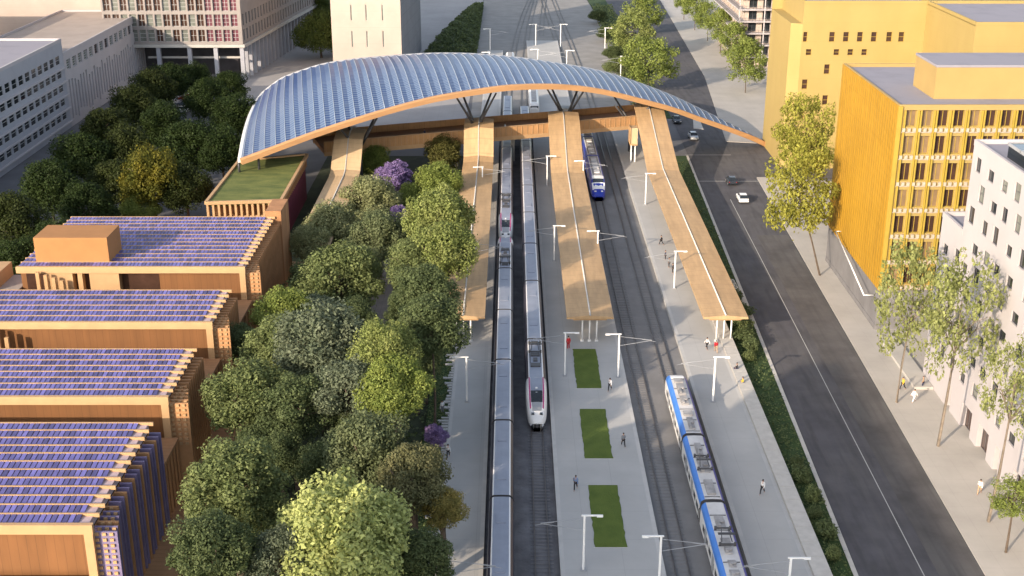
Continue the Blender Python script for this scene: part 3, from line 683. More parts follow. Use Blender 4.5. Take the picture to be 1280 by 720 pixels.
b=thing('cream_tower_block','tall cream block rising behind the flat tan roof, windows on its narrow side','building',(-130,400,0))
w=MB(); rows=[]
pn=facade(w,(-112,396.5),(-112,424),0,52,grid_rows(3,3.6,13,.8,2.0,us(27,3.2,2.),1.4),.35)
pn2=facade(w,(-190,396.5),(-112,396.5),0,52,grid_rows(25.2,3.6,7,.8,2.0,us(60,4.3,30.),2.0,skip=lambda k,j: k<1 or j>7),.35)
w.face([(-112,424,0),(-190,424,0),(-190,424,52),(-112,424,52)],0); w.face([(-190,424,0),(-190,396.5,0),(-190,396.5,52),(-190,424,52)],0)
w.build('wall',[M['cream']],b); windows(b,pn[:70]+pn2,('frame','glass',0,0)); flat_roof(b,-190,-112,396.5,424,52.5)
b=thing('grey_side_building','grey building with balconies at the upper left corner','building',(-160,330,0))
w=MB(); w.box(-185,-152,300,372,0,27); w.build('wall',M['grey_wall'],b)
d=MB()
for k in range(6): d.box(-151.98,-150.3,318,368,6+k*3.5,6.9+k*3.5)
d.build('balcony',M['white_wall'],b)
for k in range(6):
    for j in range(9): d=MB(); d.box(-151.99,-151.9,320+j*5.4,322.2+j*5.4,7+k*3.5,9+k*3.5); d.build('balcony_door',M['glass'],b)
flat_roof(b,-185,-152,300,372,27.6,m='tan_roof')
# red screened building on tall columns
b=thing('columned_building','pale building on tall columns with a dark red screened corner','building',(-95,410,0))
P0=(-124,382); P1=(-82,382); P2=(-71.5,480)
w=MB(); z0=10; pitch=2.6
pn=facade(w,P0,P1,z0+.9,46,[(z0+1.6+k*4.6,z0+5.6+k*4.6,[(u-1.0,u+1.0,z0+1.7+k*4.6,z0+5.3+k*4.6) for u in us(42,2.55,1.6)]) for k in range(3)],.6)
pnr=facade(w,P1,P2,z0+.9,46,[(z0+1.6+k*4.6,z0+5.6+k*4.6,[(u-.62,u+.62,z0+1.8+k*4.6,z0+5.2+k*4.6) for u in us(98,3.1,2.)]) for k in range(2)],.4)
w.face([(*P2,z0),(-124,480,z0),(-124,480,46),(*P2,46)],0); w.face([(-124,480,z0),(*P0,z0),(*P0,46),(-124,480,46)],0); w.face([(*P0,46),(*P1,46),(*P2,46),(-124,480,46)],0)
w.build('wall',[mat('pale_screen_concrete',(.27,.24,.225),.8,.08,.3)],b)
sl=MB(); sl.prism([(P0[0],P0[1]-.6),(P1[0]+.6,P1[1]-.6),(P2[0]+.6,P2[1]),(-124,480)],z0,z0+.88); sl.build('floor_slab',M['concrete'],b)
n=len(pn); reds=[p for p in pn if p[0][0]>-93]; rest=[p for p in pn if p[0][0]<=-93]
windows(b,reds,('frame','red_glass',1,2)); windows(b,rest,('frame','brown_glass',1,1),('frame','pale_pane',0,2)); windows(b,pnr[:60],('dark_frame','pale_pane',0,1),('dark_frame','glass',0,0))
for x in (-82.5,-90.5,-98.5,-108): 
    c=MB(); c.box(x-.6,x+.6,381.9,383.1,-.05,z0); c.build('column',M['grey_wall'],b)
for k in range(1,24):
    s=k/24; x=P1[0]+(P2[0]-P1[0])*s; y=382+98*s; c=MB(); c.box(x-.9,x+.1,y-.5,y+.5,-.05,z0); c.build('column',M['grey_wall'],b)
c=MB(); c.prism([(-124,392),(-86,392),(-77,478),(-124,478)],-.05,z0); c.build('recessed_ground_floor',mat('dark_shopfront',(.06,.055,.06),.3,.3,.3),b)
c=MB(); c.box(-112,-83.2,384.5,384.9,6.2,6.8); c.build('lintel',M['concrete'],b)
# cream tower behind the arched roof
b=thing('windowless_tower','cream nearly windowless tower standing right behind the arched roof','tower',(-45,390,0))
w=MB(); ops=[(u,u+.5,z,z+5) for z in (9,) for u in (6,10.6,15.6)]
pn=facade(w,(-55.6,388),(-34.2,388),0,52,[(8.9,14.2,ops),(17,22.2,[(u,u+.5,17.1,22) for u in (6,10.6,15.6)])],.25)
w.face([(-34.2,388,0),(-31.5,436,0),(-31.5,436,52),(-34.2,388,52)],1); w.face([(-31.5,436,0),(-56.5,436,0),(-56.5,436,52),(-31.5,436,52)],0); w.face([(-56.5,436,0),(-55.6,388,0),(-55.6,388,52),(-56.5,436,52)],0)
w.build('wall',[M['cream'],mat('grey_side_panels',(.16,.165,.185),.7,.1,.2,extra=joints((2.4,3.6),.12,(1,2),.3))],b); flat_roof(b,-56,-33.5,388,436,52.4,pm='cream')
windows(b,pn,('frame','pale_pane',0,0))
# balcony blocks at the upper right
def balcony_block(label,x0,x1,y0,y1,z,nf,side=True):
    b=thing('balcony_building',label,'building',((x0+x1)/2,y0,0),'pale balcony blocks behind the yellow buildings')
    w=MB(); fh=z/nf
    pn=facade(w,(x0,y0),(x1,y0),0,z,grid_rows(0,fh,nf,.3,fh-1.,us(x1-x0,4.4,2.6),2.6),.5)
    w.face([(x1,y0,0),(x1,y1,0),(x1,y1,z),(x1,y0,z)],0); w.face([(x1,y1,0),(x0,y1,0),(x0,y1,z),(x1,y1,z)],0)
    pn2=facade(w,(x0,y1),(x0,y0),0,z,grid_rows(0,fh,nf,.3,fh-1.,us(y1-y0,4.4,2.6),2.6),.5)
    w.build('wall',[M['cream']],b); windows(b,(pn+pn2)[:95],('dark_frame','glass',1,0))
    for k in range(1,nf+1):
        d=MB(); zz=k*fh-.2
        d.prism([(x0-2.4,y0-2.4),(x1,y0-2.4),(x1,y0-.02),(x0-.02,y0-.02),(x0-.02,y1),(x0-2.4,y1)],zz,zz+.3); d.build('balcony_slab',M['white_wall'],b)
        if k<nf:
            r=MB()
            for xx in us(x1-x0+2,1.1,0): r.box(x0-2.3+xx,x0-2.22+xx,y0-2.35,y0-2.28,zz+.3,zz+1.3)
            for yy in us(y1-y0+2,1.1,0): r.box(x0-2.35,x0-2.28,y0-2.3+yy,y0-2.22+yy,zz+.3,zz+1.3)
            r.box(x0-2.37,x1,y0-2.37,y0-2.27,zz+1.3,zz+1.38); r.box(x0-2.37,x0-2.27,y0-2.26,y1,zz+1.3,zz+1.38)
            r.build('railing',M['dark_frame'],b)
    for xx in us(x1-x0+2,8,0):
        c=MB(); c.box(x0-2.2+xx,x0-1.9+xx,y0-2.2,y0-1.9,0,z-.25); c.build('post',M['white_wall'],b)
    flat_roof(b,x0,x1,y0,y1,z+.9); return b
balcony_block('pale balcony block left of the plain yellow block, behind the pavement trees',74,98,402,450,30,8)
balcony_block('pale balcony block seen over the roof of the plain yellow block',118,175,330,400,41,10)
# unseen block added to shade the platforms
b=thing('shade_block','unseen slim slab block added to shade the platforms, outside the frame left of the camera','building',(-59,-10,0))
w=MB()
XL,XR,YS,YN,ZT=-62,-56,-60,40,55
pe=facade(w,(XR,YS),(XR,YN),0,ZT,grid_rows(1.2,4.1,13,.8,2.4,us(100,9,4),3.6),.3)
w.face([(XR,YN,0),(XL,YN,0),(XL,YN,ZT),(XR,YN,ZT)],0); w.face([(XL,YN,0),(XL,YS,0),(XL,YS,ZT),(XL,YN,ZT)],0); w.face([(XL,YS,0),(XR,YS,0),(XR,YS,ZT),(XL,YS,ZT)],0)
w.build('wall',[M['grey_wall']],b); windows(b,pe[:96],('frame','glass',1,0)); flat_roof(b,XL,XR,YS,YN,ZT+.6)
# ------------------------------------------------------------------ trains
def ring(w,zb,zr,y,rr=.75):
    """half width w, floor zb, roof height zr: 14 points going round"""
    h=w
    return [(-h*.9,y,zb),(h*.9,y,zb),(h,y,zb+.35),(h,y,zr-1.25),(h*.985,y,zr-.75),(h*.90,y,zr-.32),(h*.72,y,zr-.10),(h*.62,y,zr-.03),(0,y,zr),(-h*.62,y,zr-.03),(-h*.72,y,zr-.10),(-h*.90,y,zr-.32),(-h*.985,y,zr-.75),(-h,y,zr-1.25),(-h,y,zb+.35)]
# segment materials: 0 side,1 roof,2 pale line,3 dark
def shell_mats(side,roof,line): return [3,side,side,side,side,line*0+side,line,roof,roof,line,side,side,side,side,side]
def bogie(root,x,y,m):
    b=MB()
    for yy in (-1.4,1.4):
        for s in (-1,1): b.tube([(x+s*.68,y+yy,.62),(x+s*.82,y+yy,.62)],.45,12)
    b.box(x-.95,x+.95,y-2.1,y+2.1,.5,.8); b.build('bogie',m,root)
def pantograph(par,x,y,z):
    p=MB()
    for s in (-1,1):
        p.beam((x+s*.55,y-1.2,z+.25),(x+s*.35,y+.6,z+.75),.09,.09); p.beam((x+s*.35,y+.6,z+.75),(x+s*.6,y-1.,z+1.0),.08,.08)
        p.tube([(x+s*.8,y-1.6,z),(x+s*.8,y-1.6,z+.4)],.14,8); p.tube([(x+s*.8,y+1.6,z),(x+s*.8,y+1.6,z+.4)],.14,8)
    p.beam((x-.95,y-1.,z+1.03),(x+.95,y-1.,z+1.03),.14,.08); p.beam((x-.95,y-.75,z+1.03),(x+.95,y-.75,z+1.03),.14,.08)
    p.beam((x-.8,y-1.6,z+.2),(x+.8,y-1.6,z+.2),.14,.14); p.beam((x-.8,y+1.6,z+.2),(x+.8,y+1.6,z+.2),.14,.14)
    p.build('pantograph',M['dark_metal'],par)
def fast_train(label,x,joints_,nose=None,tail=None,line=True):
    """joints_: car ends along the track, ascending; nose: (y_tip, y_base, direction)"""
    t=thing('high_speed_train',label,'train',(x,joints_[0],0),'silver roofed high speed trains')
    zr=4.05; w=1.43
    TM=[M['train_side'],M['train_roof'],M['train_white'],M['dark_metal']]
    for a,b_ in zip(joints_,joints_[1:]):
        c=MB(); a2,b2=a+.22,b_-.22
        secs=[[(x+px,py,pz) for px,py,pz in ring(w,.75,zr,yy)] for yy in (a2,b2)]
        c.loft(secs,shell_mats(0,1,2),m=3,smooth=False); body=c.build('carriage',TM,t,fix=True)
        for s in (-1,1):
            wn=MB(); y=a+1.6
            while y<b_-2.6: wn.box(x+s*(w+.004)-.006,x+s*(w+.004)+.006,y,y+1.25,2.0,2.85); y+=1.6
            wn.build('window_band',M['glass'],body)
        for yy in (a+(b_-a)*.25,a+(b_-a)*.75): r=MB(); r.box(x-.55,x+.55,yy-1.1,yy+1.1,zr-.03,zr+.06); r.build('roof_vent',M['train_roof'],body)
        j=MB(); j.loft([[(x+px*.86,py,pz) for px,py,pz in ring(w,.95,zr-.12,yy)] for yy in (b_-.24,b_+.24)],m=0,smooth=False); j.build('gangway',M['dark_metal'],t,fix=True)
        bogie(t,x,b_,M['dark_metal'])
    def power(ybase,ytip,dr):
        # ybase: joint with the carriages, ytip: nose tip, dr: -1 towards the camera
        L=abs(ytip-ybase); S=lambda d: ybase+dr*d
        ln=8.5
        c=MB(); prof=[(0.22,1,4.05,.75),(L-ln,1,4.05,.75)]
        c.loft([[(x+px,py,pz) for px,py,pz in ring(w*k,zb,z,S(d))] for d,k,z,zb in prof],shell_mats(0,1,2),m=3,smooth=False); body=c.build('power_car',TM,t,fix=True)
        n=MB(); pr=[(L-ln,1,4.05,.75),(L-6.2,1.0,3.98,.72),(L-4.6,.985,3.65,.68),(L-3.2,.95,3.05,.65),(L-2.0,.89,2.55,.62),(L-1.0,.78,2.1,.62),(L-.3,.58,1.72,.7),(L,.32,1.35,.85)]
        n.loft([[(x+px,py,pz) for px,py,pz in ring(w*k,zb,z,S(d))] for d,k,z,zb in pr],[3]+[0]*14,m=0); nose_=n.build('nose',[M['train_white'],M['dark_metal'],M['dark_metal'],M['dark_metal']],t,fix=True)
        # windscreen and stripes lie on the nose: strips a little above the loft
        def zat(d,f):
            for (d0,k0,z0,_),(d1,k1,z1,_) in zip(pr,pr[1:]):
                if d0<=d<=d1: s=(d-d0)/(d1-d0); return (k0+(k1-k0)*s)*w,(z0+(z1-z0)*s)-.015*abs(f)-.10*max(0,abs(f)-.55)
        def strip(name,f0,f1,ds,m,lift,th=.03):
            g=MB(); up=[];
            for d in ds:
                row=[]
                for f in [f0+(f1-f0)*q/4 for q in range(5)]:
                    ww,z=zat(d,f); row.append((x+f*ww,S(d),z+lift))
                up.append(row)
            secs=[r_+[(a,b_,z-.16) for a,b_,z in r_[::-1]] for r_ in up]
            g.loft(secs,m=0,smooth=False); g.build(name,m,nose_,fix=True)
        strip('nose_roof_panel',-.56,.56,[L-8.4,L-6.2,L-4.95],M['train_roof'],.03)
        strip('windscreen',-.56,.56,[L-4.9,L-4.0,L-3.0],M['glass'],.04)
        strip('nose_bonnet_panel',-.50,.50,[L-2.95,L-2.0,L-1.55],M['grey_metal'],.035)
        for s in (-1,1): strip('stripe',s*.60,s*.72,[L-8.4,L-6.2,L-4.6,L-3.2,L-2.0],M['magenta'],.045)
        l=MB(); l.tube([(x,S(L-5.4),3.8),(x,S(L-5.4),3.98)],.16,8); l.build('lamp',M['lamp_clear'],nose_)
        for s in (-1,1): l=MB(); l.box(x+s*.55-.2,x+s*.55+.2,S(L-1.15)-.2,S(L-1.15)+.2,2.02,2.24); l.build('headlight',M['glass'],nose_)
        cp=MB(); cp.tube([(x,S(L-.2),1.0),(x,S(L+.35),1.0)],.22,8); cp.build('coupler',M['dark_metal'],t)
        for d in (2.6,L-6.5): bogie(t,x,S(d),M['dark_metal'])
        for d,hw in ((1.2,.5),(5.4,.62),(7.2,.3),(9.0,.7)): e=MB(); e.box(x-hw,x+hw,min(S(d),S(d+1.1)),max(S(d),S(d+1.1)),4.0,4.22); e.build('roof_equipment',M['dark_metal'],body)
        for s in (-1,1): e=MB(); e.tube([(x+s*.75,S(1),4.2),(x+s*.75,S(9),4.2)],.05,6); e.build('roof_cable',M['dark_metal'],body)
        pantograph(body,x,S(3.6),4.08)
    if nose: power(joints_[0] if nose<joints_[0] else joints_[-1],nose,-1 if nose<joints_[0] else 1)
    if tail: power(joints_[-1],tail,1)
    if nose is None or True:
        pass
    return t
fast_train('long silver train beside the left platform, running out of the bottom of the frame',-1.2,[66.6,85.7,104.75,123.8,142.8,161.8,180.9,200.0],None,222.2)
fast_train('silver train coupled behind the long one, its pink striped nose facing the camera',-1.2,[245,264,283,302,321,340],222.9)
fast_train('silver train with a white pink striped nose stopped beside the middle platform',3.3,[169.2,174.9+19.0,213.2,232.1,251.1,270.1,289.1,308,327],147.2)
# regional tram train in blue and white
def flex_tram(label,x,secs_,front=None,rear=None):
    t=thing('tram_train',label,'tram',(x,secs_[0],0))
    w=1.45; zr=3.65
    TM=[M['train_white'],M['tram_roof'],M['tram_blue'],M['dark_metal'],M['tram_violet']]
    rm=[3,0,0,0,4,4,1,1,1,2,2,2,0,0,0]
    for i,(a,b_) in enumerate(zip(secs_,secs_[1:])):
        c=MB(); last=(b_==secs_[-1])
        S=[(a+.35,1,zr,.5),(b_-.35,1,zr,.5)]
        if last: S=[(a+.35,1,zr,.5),(b_-2.6,1,zr,.5),(b_-1.2,.97,zr-.25,.5),(b_-.4,.88,zr-.9,.55),(b_,.74,zr-1.7,.65)]
        c.loft([[(x+px,py,pz) for px,py,pz in ring(w*k,zb,z,yy)] for yy,k,z,zb in S],rm,m=3,smooth=False); body=c.build('carriage',TM,t,fix=True)
        for s in (-1,1):
            wn=MB(); y=a+1.4
            while y<b_-3.4: wn.box(x+s*(w+.006)-.008,x+s*(w+.006)+.008,y,y+1.5,1.45,2.2); y+=2.2
            wn.build('window_band',M['glass'],body)
        for s in (-1,1):
            for yy in (a+(b_-a)*.36,a+(b_-a)*.68): dr=MB(); dr.box(x+s*(w+.02)-.012,x+s*(w+.02)+.012,yy,yy+1.3,.75,2.75); dr.build('door',M['grey_metal'],body)
        rng=random.Random(i+2); y=a+1.2
        while y<b_-3:
            L=rng.choice((1.2,2.4,3.2)); hw=rng.choice((.38,.5,.62)); hh=rng.uniform(.12,.30)
            e=MB(); e.box(x-hw,x+hw,y,min(y+L,b_-1.2),zr-.05,zr+hh)
            if rng.random()<.6: e.box(x-hw*.7,x-hw*.1,y+.15,y+L*.6,zr+hh,zr+hh+.18); e.tube([(x+hw*.4,y+L*.5,zr+hh),(x+hw*.4,y+L*.5,zr+hh+.2)],.3,10)
            y+=L+rng.choice((.6,1.2,2.0)); e.build('roof_equipment',M['equip'],body)
        pn_=MB()
        y=a+.8
        while y<b_-1: pn_.box(x-.88,x+.88,y,y+.07,zr-.06,zr+.05); y+=3.1
        pn_.build('roof_seams',M['dark_metal'],body)
        if i>0 and not last or i==1:
            pantograph(body,x,(a+b_)/2,zr+.3)
        if b_!=secs_[-1]:
            j=MB(); j.loft([[(x+px*.84,py,pz) for px,py,pz in ring(w,.7,zr-.2,yy)] for yy in (b_-.38,b_+.38)],m=0,smooth=False); j.build('gangway',M['dark_metal'],t,fix=True)
            for s in (-1,1):
                h=MB(); h.tube([(x+s*1.5,b_-.5,3.0),(x+s*1.62,b_-.1,2.6),(x+s*1.62,b_+.1,1.6),(x+s*1.5,b_+.4,1.0)],.05,6)
                h.build('coupling_hose',M['dark_metal'],t)
        bogie(t,x,b_-2.2 if last else b_,M['dark_metal'])
    c=MB(); y=secs_[-1]
    c.box(x-.9,x+.9,y-2.9,y-2.4,zr-.02,zr+.10); c.build('roof_cap',M['train_white'],t)
    return t
flex_tram('blue and white tram in the lower right, its roof full of equipment',22.75,[70,88,107,123.4,139.6,159])
def blue_train(label,x,tip,secs_):
    t=thing('regional_train',label,'train',(x,tip,0)); w=1.58; zr=3.9
    TM=[M['tram_deep'],M['equip'],M['train_white'],M['dark_metal']]
    rm=[3,0,0,0,0,0,2,1,1,2,0,0,0,0,0]
    for a,b_ in zip(secs_,secs_[1:]):
        c=MB(); c.loft([[(x+px,py,pz) for px,py,pz in ring(w,.6,zr,yy)] for yy in (a+(.0 if a==secs_[0] else .3),b_-.3)],rm,m=0,smooth=False); body=c.build('carriage',TM,t,fix=True)
        y=a+2
        while y<b_-3: e=MB(); e.box(x-.6,x+.6,y,y+2,zr-.04,zr+.25); e.build('roof_equipment',M['tram_roof'],body); y+=3.4
        for s in (-1,1):
            wn=MB(); y=a+1.4
            while y<b_-3: wn.box(x+s*(w+.006)-.008,x+s*(w+.006)+.008,y,y+1.5,1.7,2.6); y+=1.8
            wn.build('window_band',M['glass'],body)
        bogie(t,x,b_,M['dark_metal'])
    y0=secs_[0]; n=MB(); pr=[(y0,1,3.9,.6),(y0-1.8,1.0,3.75,.55),(y0-3.6,.97,3.15,.5),(y0-4.9,.9,2.3,.5),(y0-5.7,.78,1.75,.5),(tip,.55,1.3,.6)]
    n.loft([[(x+px,py,pz) for px,py,pz in ring(w*k,zb,z,yy)] for yy,k,z,zb in pr],[3]+[0]*14,m=0); nose=n.build('cab',[M['tram_deep'],M['dark_metal'],M['dark_metal'],M['dark_metal']],t,fix=True)
    def st(name,ys,f,m,lift):
        g=MB(); up=[]
        for yy in ys:
            for (ya,k0,z0,_),(yb,k1,z1,_) in zip(pr,pr[1:]):
                if yb<=yy<=ya: s=(ya-yy)/(ya-yb); k=k0+(k1-k0)*s; z=z0+(z1-z0)*s
            up.append([(x+q*w*k,yy,z-.10*max(0,abs(q)-.5)/.4+lift) for q in (-f,-f*.5,0,f*.5,f)])
        g.loft([r+[(a,b_,c_-.3) for a,b_,c_ in r[::-1]] for r in up],m=0,smooth=False); g.build(name,m,nose,fix=True)
    st('cab_roof_panel',[y0-.05,y0-1.75],.78,M['train_white'],.05); st('windscreen',[y0-1.85,y0-3.2],.72,M['glass'],.06); st('white_band',[y0-3.25,y0-4.85],.9,M['train_white'],.05)
    for s in (-1,1): l=MB(); l.box(x+s*.7-.22,x+s*.7+.22,y0-5.5,y0-5.2,1.85,2.08); l.build('headlight',M['lamp_clear'],nose)
    bogie(t,x,y0,M['dark_metal'])
    return t
blue_train('deep blue train with a white banded cab, coming out from under the footbridge',18.3,252.5,[258.8,276,294,312])
fe=MB()
def far_loco(label,x,y0,y1):
    t=thing('locomotive',label,'train',(x,y0,0)); c=MB()
    c.loft([[(x+px,py,pz) for px,py,pz in ring(1.4*k,.7,z,yy)] for yy,k,z in ((y0,.75,2.6),(y0+.6,.95,3.5),(y0+1.6,1,3.9),(y1-1.6,1,3.9),(y1-.6,.95,3.5),(y1,.75,2.6))],m=0,smooth=False); bd=c.build('body',M['train_white'],t,fix=True)
    g=MB(); g.box(x-1.05,x+1.05,y0+.2,y0+.75,2.55,3.2); g.build('windscreen',M['glass'],bd)
    e=MB(); e.box(x-.7,x+.7,y0+3,y1-3,3.85,4.15); e.build('roof_equipment',M['equip'],bd); bogie(t,x,y0+3,M['dark_metal']); bogie(t,x,y1-3,M['dark_metal'])
far_loco('small white locomotive on the tracks beyond the arched roof',-.6,396,410)
far_loco('white train front under the arched roof beside the silver trains',7.2-1.2,330,352)
# ------------------------------------------------------------------ masts
def mast(kind):
    t=thing('catenary_mast','', 'mast',(0,0,0),'white masts along the platforms')
    p=MB(); p.box(-.11,.11,-.11,.11,.12,6.6); p.build('pole',M['white_metal'],t)
    p=MB(); p.box(-.3,.3,-.3,.3,0,.12); p.build('base_plate',M['grey_metal'],t)
    a=MB(); a.box(-1.95,.3,-.08,.08,6.6,6.74); a.box(-1.95,-1.3,-.13,.13,6.52,6.598); a.build('lamp_arm',M['white_metal'],t)
    c=MB(); c.beam((.1,0,6.3),(4.6,0,5.75),.05,.05); c.beam((.1,0,4.9),(4.6,0,5.7),.05,.05); c.beam((3.2,0,5.88),(5.2,0,5.5),.04,.04); c.build('cantilever',M['grey_metal'],t)
    return t
proto=mast(0); first=True
def put(x,y,z,flip,label,s=1):
    global first
    o=proto if first else copy_tree(proto); first=False
    o.location=(x,y,z); o.rotation_euler.z=math.pi if flip else 0; o['label']=label; o.scale=(s,s,s)
ordn=['nearest','second nearest','third nearest','farthest']
for i,y in enumerate((106.,155.,204.,253.)): put(-6.2,y,.7,False,f'{ordn[i]} white mast on the left platform, lamp arm towards the garden')
for i,y in enumerate((114.,163.5,213.,262.)): put(7.6,y,.7,True,f'{ordn[i]} white mast on the train side of the middle platform')
for i,y in enumerate((110.,163.,210.,258.)): put(15.2,y,.7,False,f'{ordn[i]} white mast on the tram side of the middle platform')
for i,y in enumerate((106.,155.,199.,248.)): put(27.6,y,.7,True,f'{ordn[i]} white mast on the right platform')
for x,y,l in ((-7,385,'far white mast left of the white locomotive, nearer one'),(-7.5,430,'far white mast left of the white locomotive, farther one'),(8,390,'far white mast left of the yellow green patch beyond the roof'),(8.3,440,'farther white mast above the yellow green patch beyond the roof'),(17,388,'far white mast right of the yellow green patch beyond the roof'),(17,440,'farther white mast right of the yellow green patch beyond the roof'),(33,378,'far white mast at the right edge of the far tracks, nearer one'),(32,432,'far white mast at the right edge of the far tracks, farther one')):
    put(x,y,0,x>10,l,1.2)
t=thing('lawn_panel','yellow green lawn patch on the far platform beyond the arched roof','lawn',(12,370,.7)); mb=MB(); mb.prism([(10,376),(14.5,376),(14.5,390),(10,390)],.69,.78); mb.build('turf',mat('yellow_turf',(.28,.30,.04),.9,.2,1),t)
mb=MB(); mb.box(9.7,14.8,375.7,375.98,.69,.9); mb.box(9.7,14.8,390.02,390.3,.69,.9); mb.build('kerb_edge',M['edge'],t)
# ------------------------------------------------------------------ cars
def car(paint):
    t=thing('car','','car',(0,0,0))
    # body: side profile lofted across the width, heading +Y
    prof=[(-2.2,.35),(-2.25,.75),(-2.1,.98),(-1.2,1.02),(-.1,1.03),(1.0,1.0),(1.95,.86),(2.2,.65),(2.2,.35)]
    def sec(x,k): return [(x,y*(1-.02*k),z-.05*k if z>.5 else z) for y,z in prof]
    b=MB(); b.loft([sec(-.88,1.),sec(-.84,0),sec(.84,0),sec(.88,1.)],m=0,smooth=False); b.build('body',M[paint],t,fix=True,bevel=.05)
    c=MB(); cab=[(-1.95,1.0,.80),(-1.35,1.45,.66),(.1,1.48,.66),(.95,1.0,.80)]
    c.loft([[(-w,y,1.0),(w,y,1.0),(w*.97,y,z),(-w*.97,y,z)] if z>1.01 else [(-w,y,.98),(w,y,.98),(w,y,1.0),(-w,y,1.0)] for y,z,w in cab],m=0,smooth=False); c.build('cabin_glass',M['glass'],t,fix=True)
    r=MB(); r.box(-.63,.63,-1.32,.08,1.485,1.53); r.build('roof',M[paint],t,bevel=.02)
    for sx in (-1,1):
        for y in (-1.35,1.35):
            wq=MB(); wq.tube([(sx*.72,y,.33),(sx*.90,y,.33)],.33,14); ty=wq.build('wheel',M['rubber'],t)
            rq=MB(); rq.tube([(sx*.90,y,.33),(sx*.915,y,.33)],.2,10); rq.build('rim',M['grey_metal'],ty)
        l=MB(); l.box(sx*.62-.18,sx*.62+.18,2.12,2.22,.62,.78); l.build('headlight',M['lamp_clear'],t)
        l=MB(); l.box(sx*.7-.1,sx*.7+.1,-2.28,-2.18,.76,.86); l.build('tail_light',M['lamp_red'],t)
    return t
M['paint_dark']=mat('car_paint_dark',(.03,.035,.045),.25,.05); M['paint_silver']=mat('car_paint_silver',(.42,.44,.47),.3,.05,metal=.3); M['paint_white']=mat('car_paint_white',(.75,.75,.75),.3,.03); M['paint_red']=mat('car_paint_red',(.35,.03,.03),.3,.05)
M['paint_blue']=mat('car_paint_grey_blue',(.12,.15,.22),.3,.05)
protos={}
def put_car(paint,x,y,rz,label,group,s=1):
    if paint not in protos: o=protos[paint]=car(paint)
    else: o=copy_tree(protos[paint])
    o.location=(x,y,.01); o.rotation_euler.z=R(rz); o.scale=(s,s,s); tag(o,label,'car',group)
g1='cars on the right road'
put_car('paint_dark',43.6,325.,182,'dark car under the right end of the arched roof',g1,1.1)
put_car('paint_silver',45.6,307.,182,'silver car just in front of the right end of the arched roof',g1,1.1)
put_car('paint_dark',48.5,266.5,-1,'dark car on the road beside the plain yellow block',g1,1.1)
put_car('paint_white',48.6,253.,-1,'white car on the road, closest to the camera',g1,1.12)
g2='cars parked in the shaded left street'
for p,x,y,rz,l in (('paint_white',-93,360,80,'white car parked left of the columned building, farther one'),('paint_red',-92.5,352,80,'red car parked between a white and a grey blue car'),('paint_blue',-91.5,345,82,'grey blue car parked next to the red one'),('paint_white',-91,337,82,'white car parked among the dark trees, nearer one'),('paint_silver',-78,292,20,'silver car on the shaded street left of the arched roof'),('paint_white',-84,228,15,'white car half hidden by trees behind the farthest hall')):
    put_car(p,x,y,rz,l,g2,1.15)
# ------------------------------------------------------------------ people
def skin_mesh(name,verts,edges,radii,root,m):
    me=bpy.data.meshes.new(name); me.from_pydata(verts,edges,[]); o=bpy.data.objects.new(name,me); col.objects.link(o)
    md=o.modifiers.new('s','SKIN'); sub=o.modifiers.new('u','SUBSURF'); sub.levels=1; sub.render_levels=1
    sv=me.skin_vertices[0].data
    for i,r in enumerate(radii): sv[i].radius=(r if isinstance(r,tuple) else (r,r)); sv[i].use_root=(i==root)
    bpy.context.view_layer.update()
    dg=bpy.context.evaluated_depsgraph_get(); nm=bpy.data.meshes.new_from_object(o.evaluated_get(dg)); nm.name=name
    bpy.data.objects.remove(o); nm.materials.clear(); nm.materials.append(m)
    nm.polygons.foreach_set('use_smooth',[True]*len(nm.polygons)); return nm
def pose(st,sit=False):
    J=dict(pel=(0,0,.95),wst=(0,0,1.1),chest=(0,.01,1.32),neck=(0,.0,1.48),hd0=(0,.02,1.57),hd1=(0,.03,1.70))
    for s,n in ((-1,'l'),(1,'r')):
        f=st*s
        J['hip'+n]=(s*.10,0,.90); J['kn'+n]=(s*.11,f*.20+.03,.50); J['an'+n]=(s*.11,f*.36-(.10 if f<0 else 0),.09 if f>=0 else .13); J['to'+n]=(s*.12,f*.36+.15-(.06 if f<0 else 0),.035)
        J['sh'+n]=(s*.19,0,1.42); J['el'+n]=(s*.25,-f*.16-.02,1.14); J['wr'+n]=(s*.25,-f*.30+.08,.92); J['ha'+n]=(s*.25,-f*.34+.10,.83)
    if sit:
        for k in J: J[k]=(J[k][0],J[k][1],J[k][2]-.42)
        for s,n in ((-1,'l'),(1,'r')): J['kn'+n]=(s*.13,.44,.52); J['an'+n]=(s*.13,.48,.09); J['to'+n]=(s*.14,.63,.04); J['wr'+n]=(s*.2,.26,.62); J['ha'+n]=(s*.15,.34,.60)
    return J
PM={}
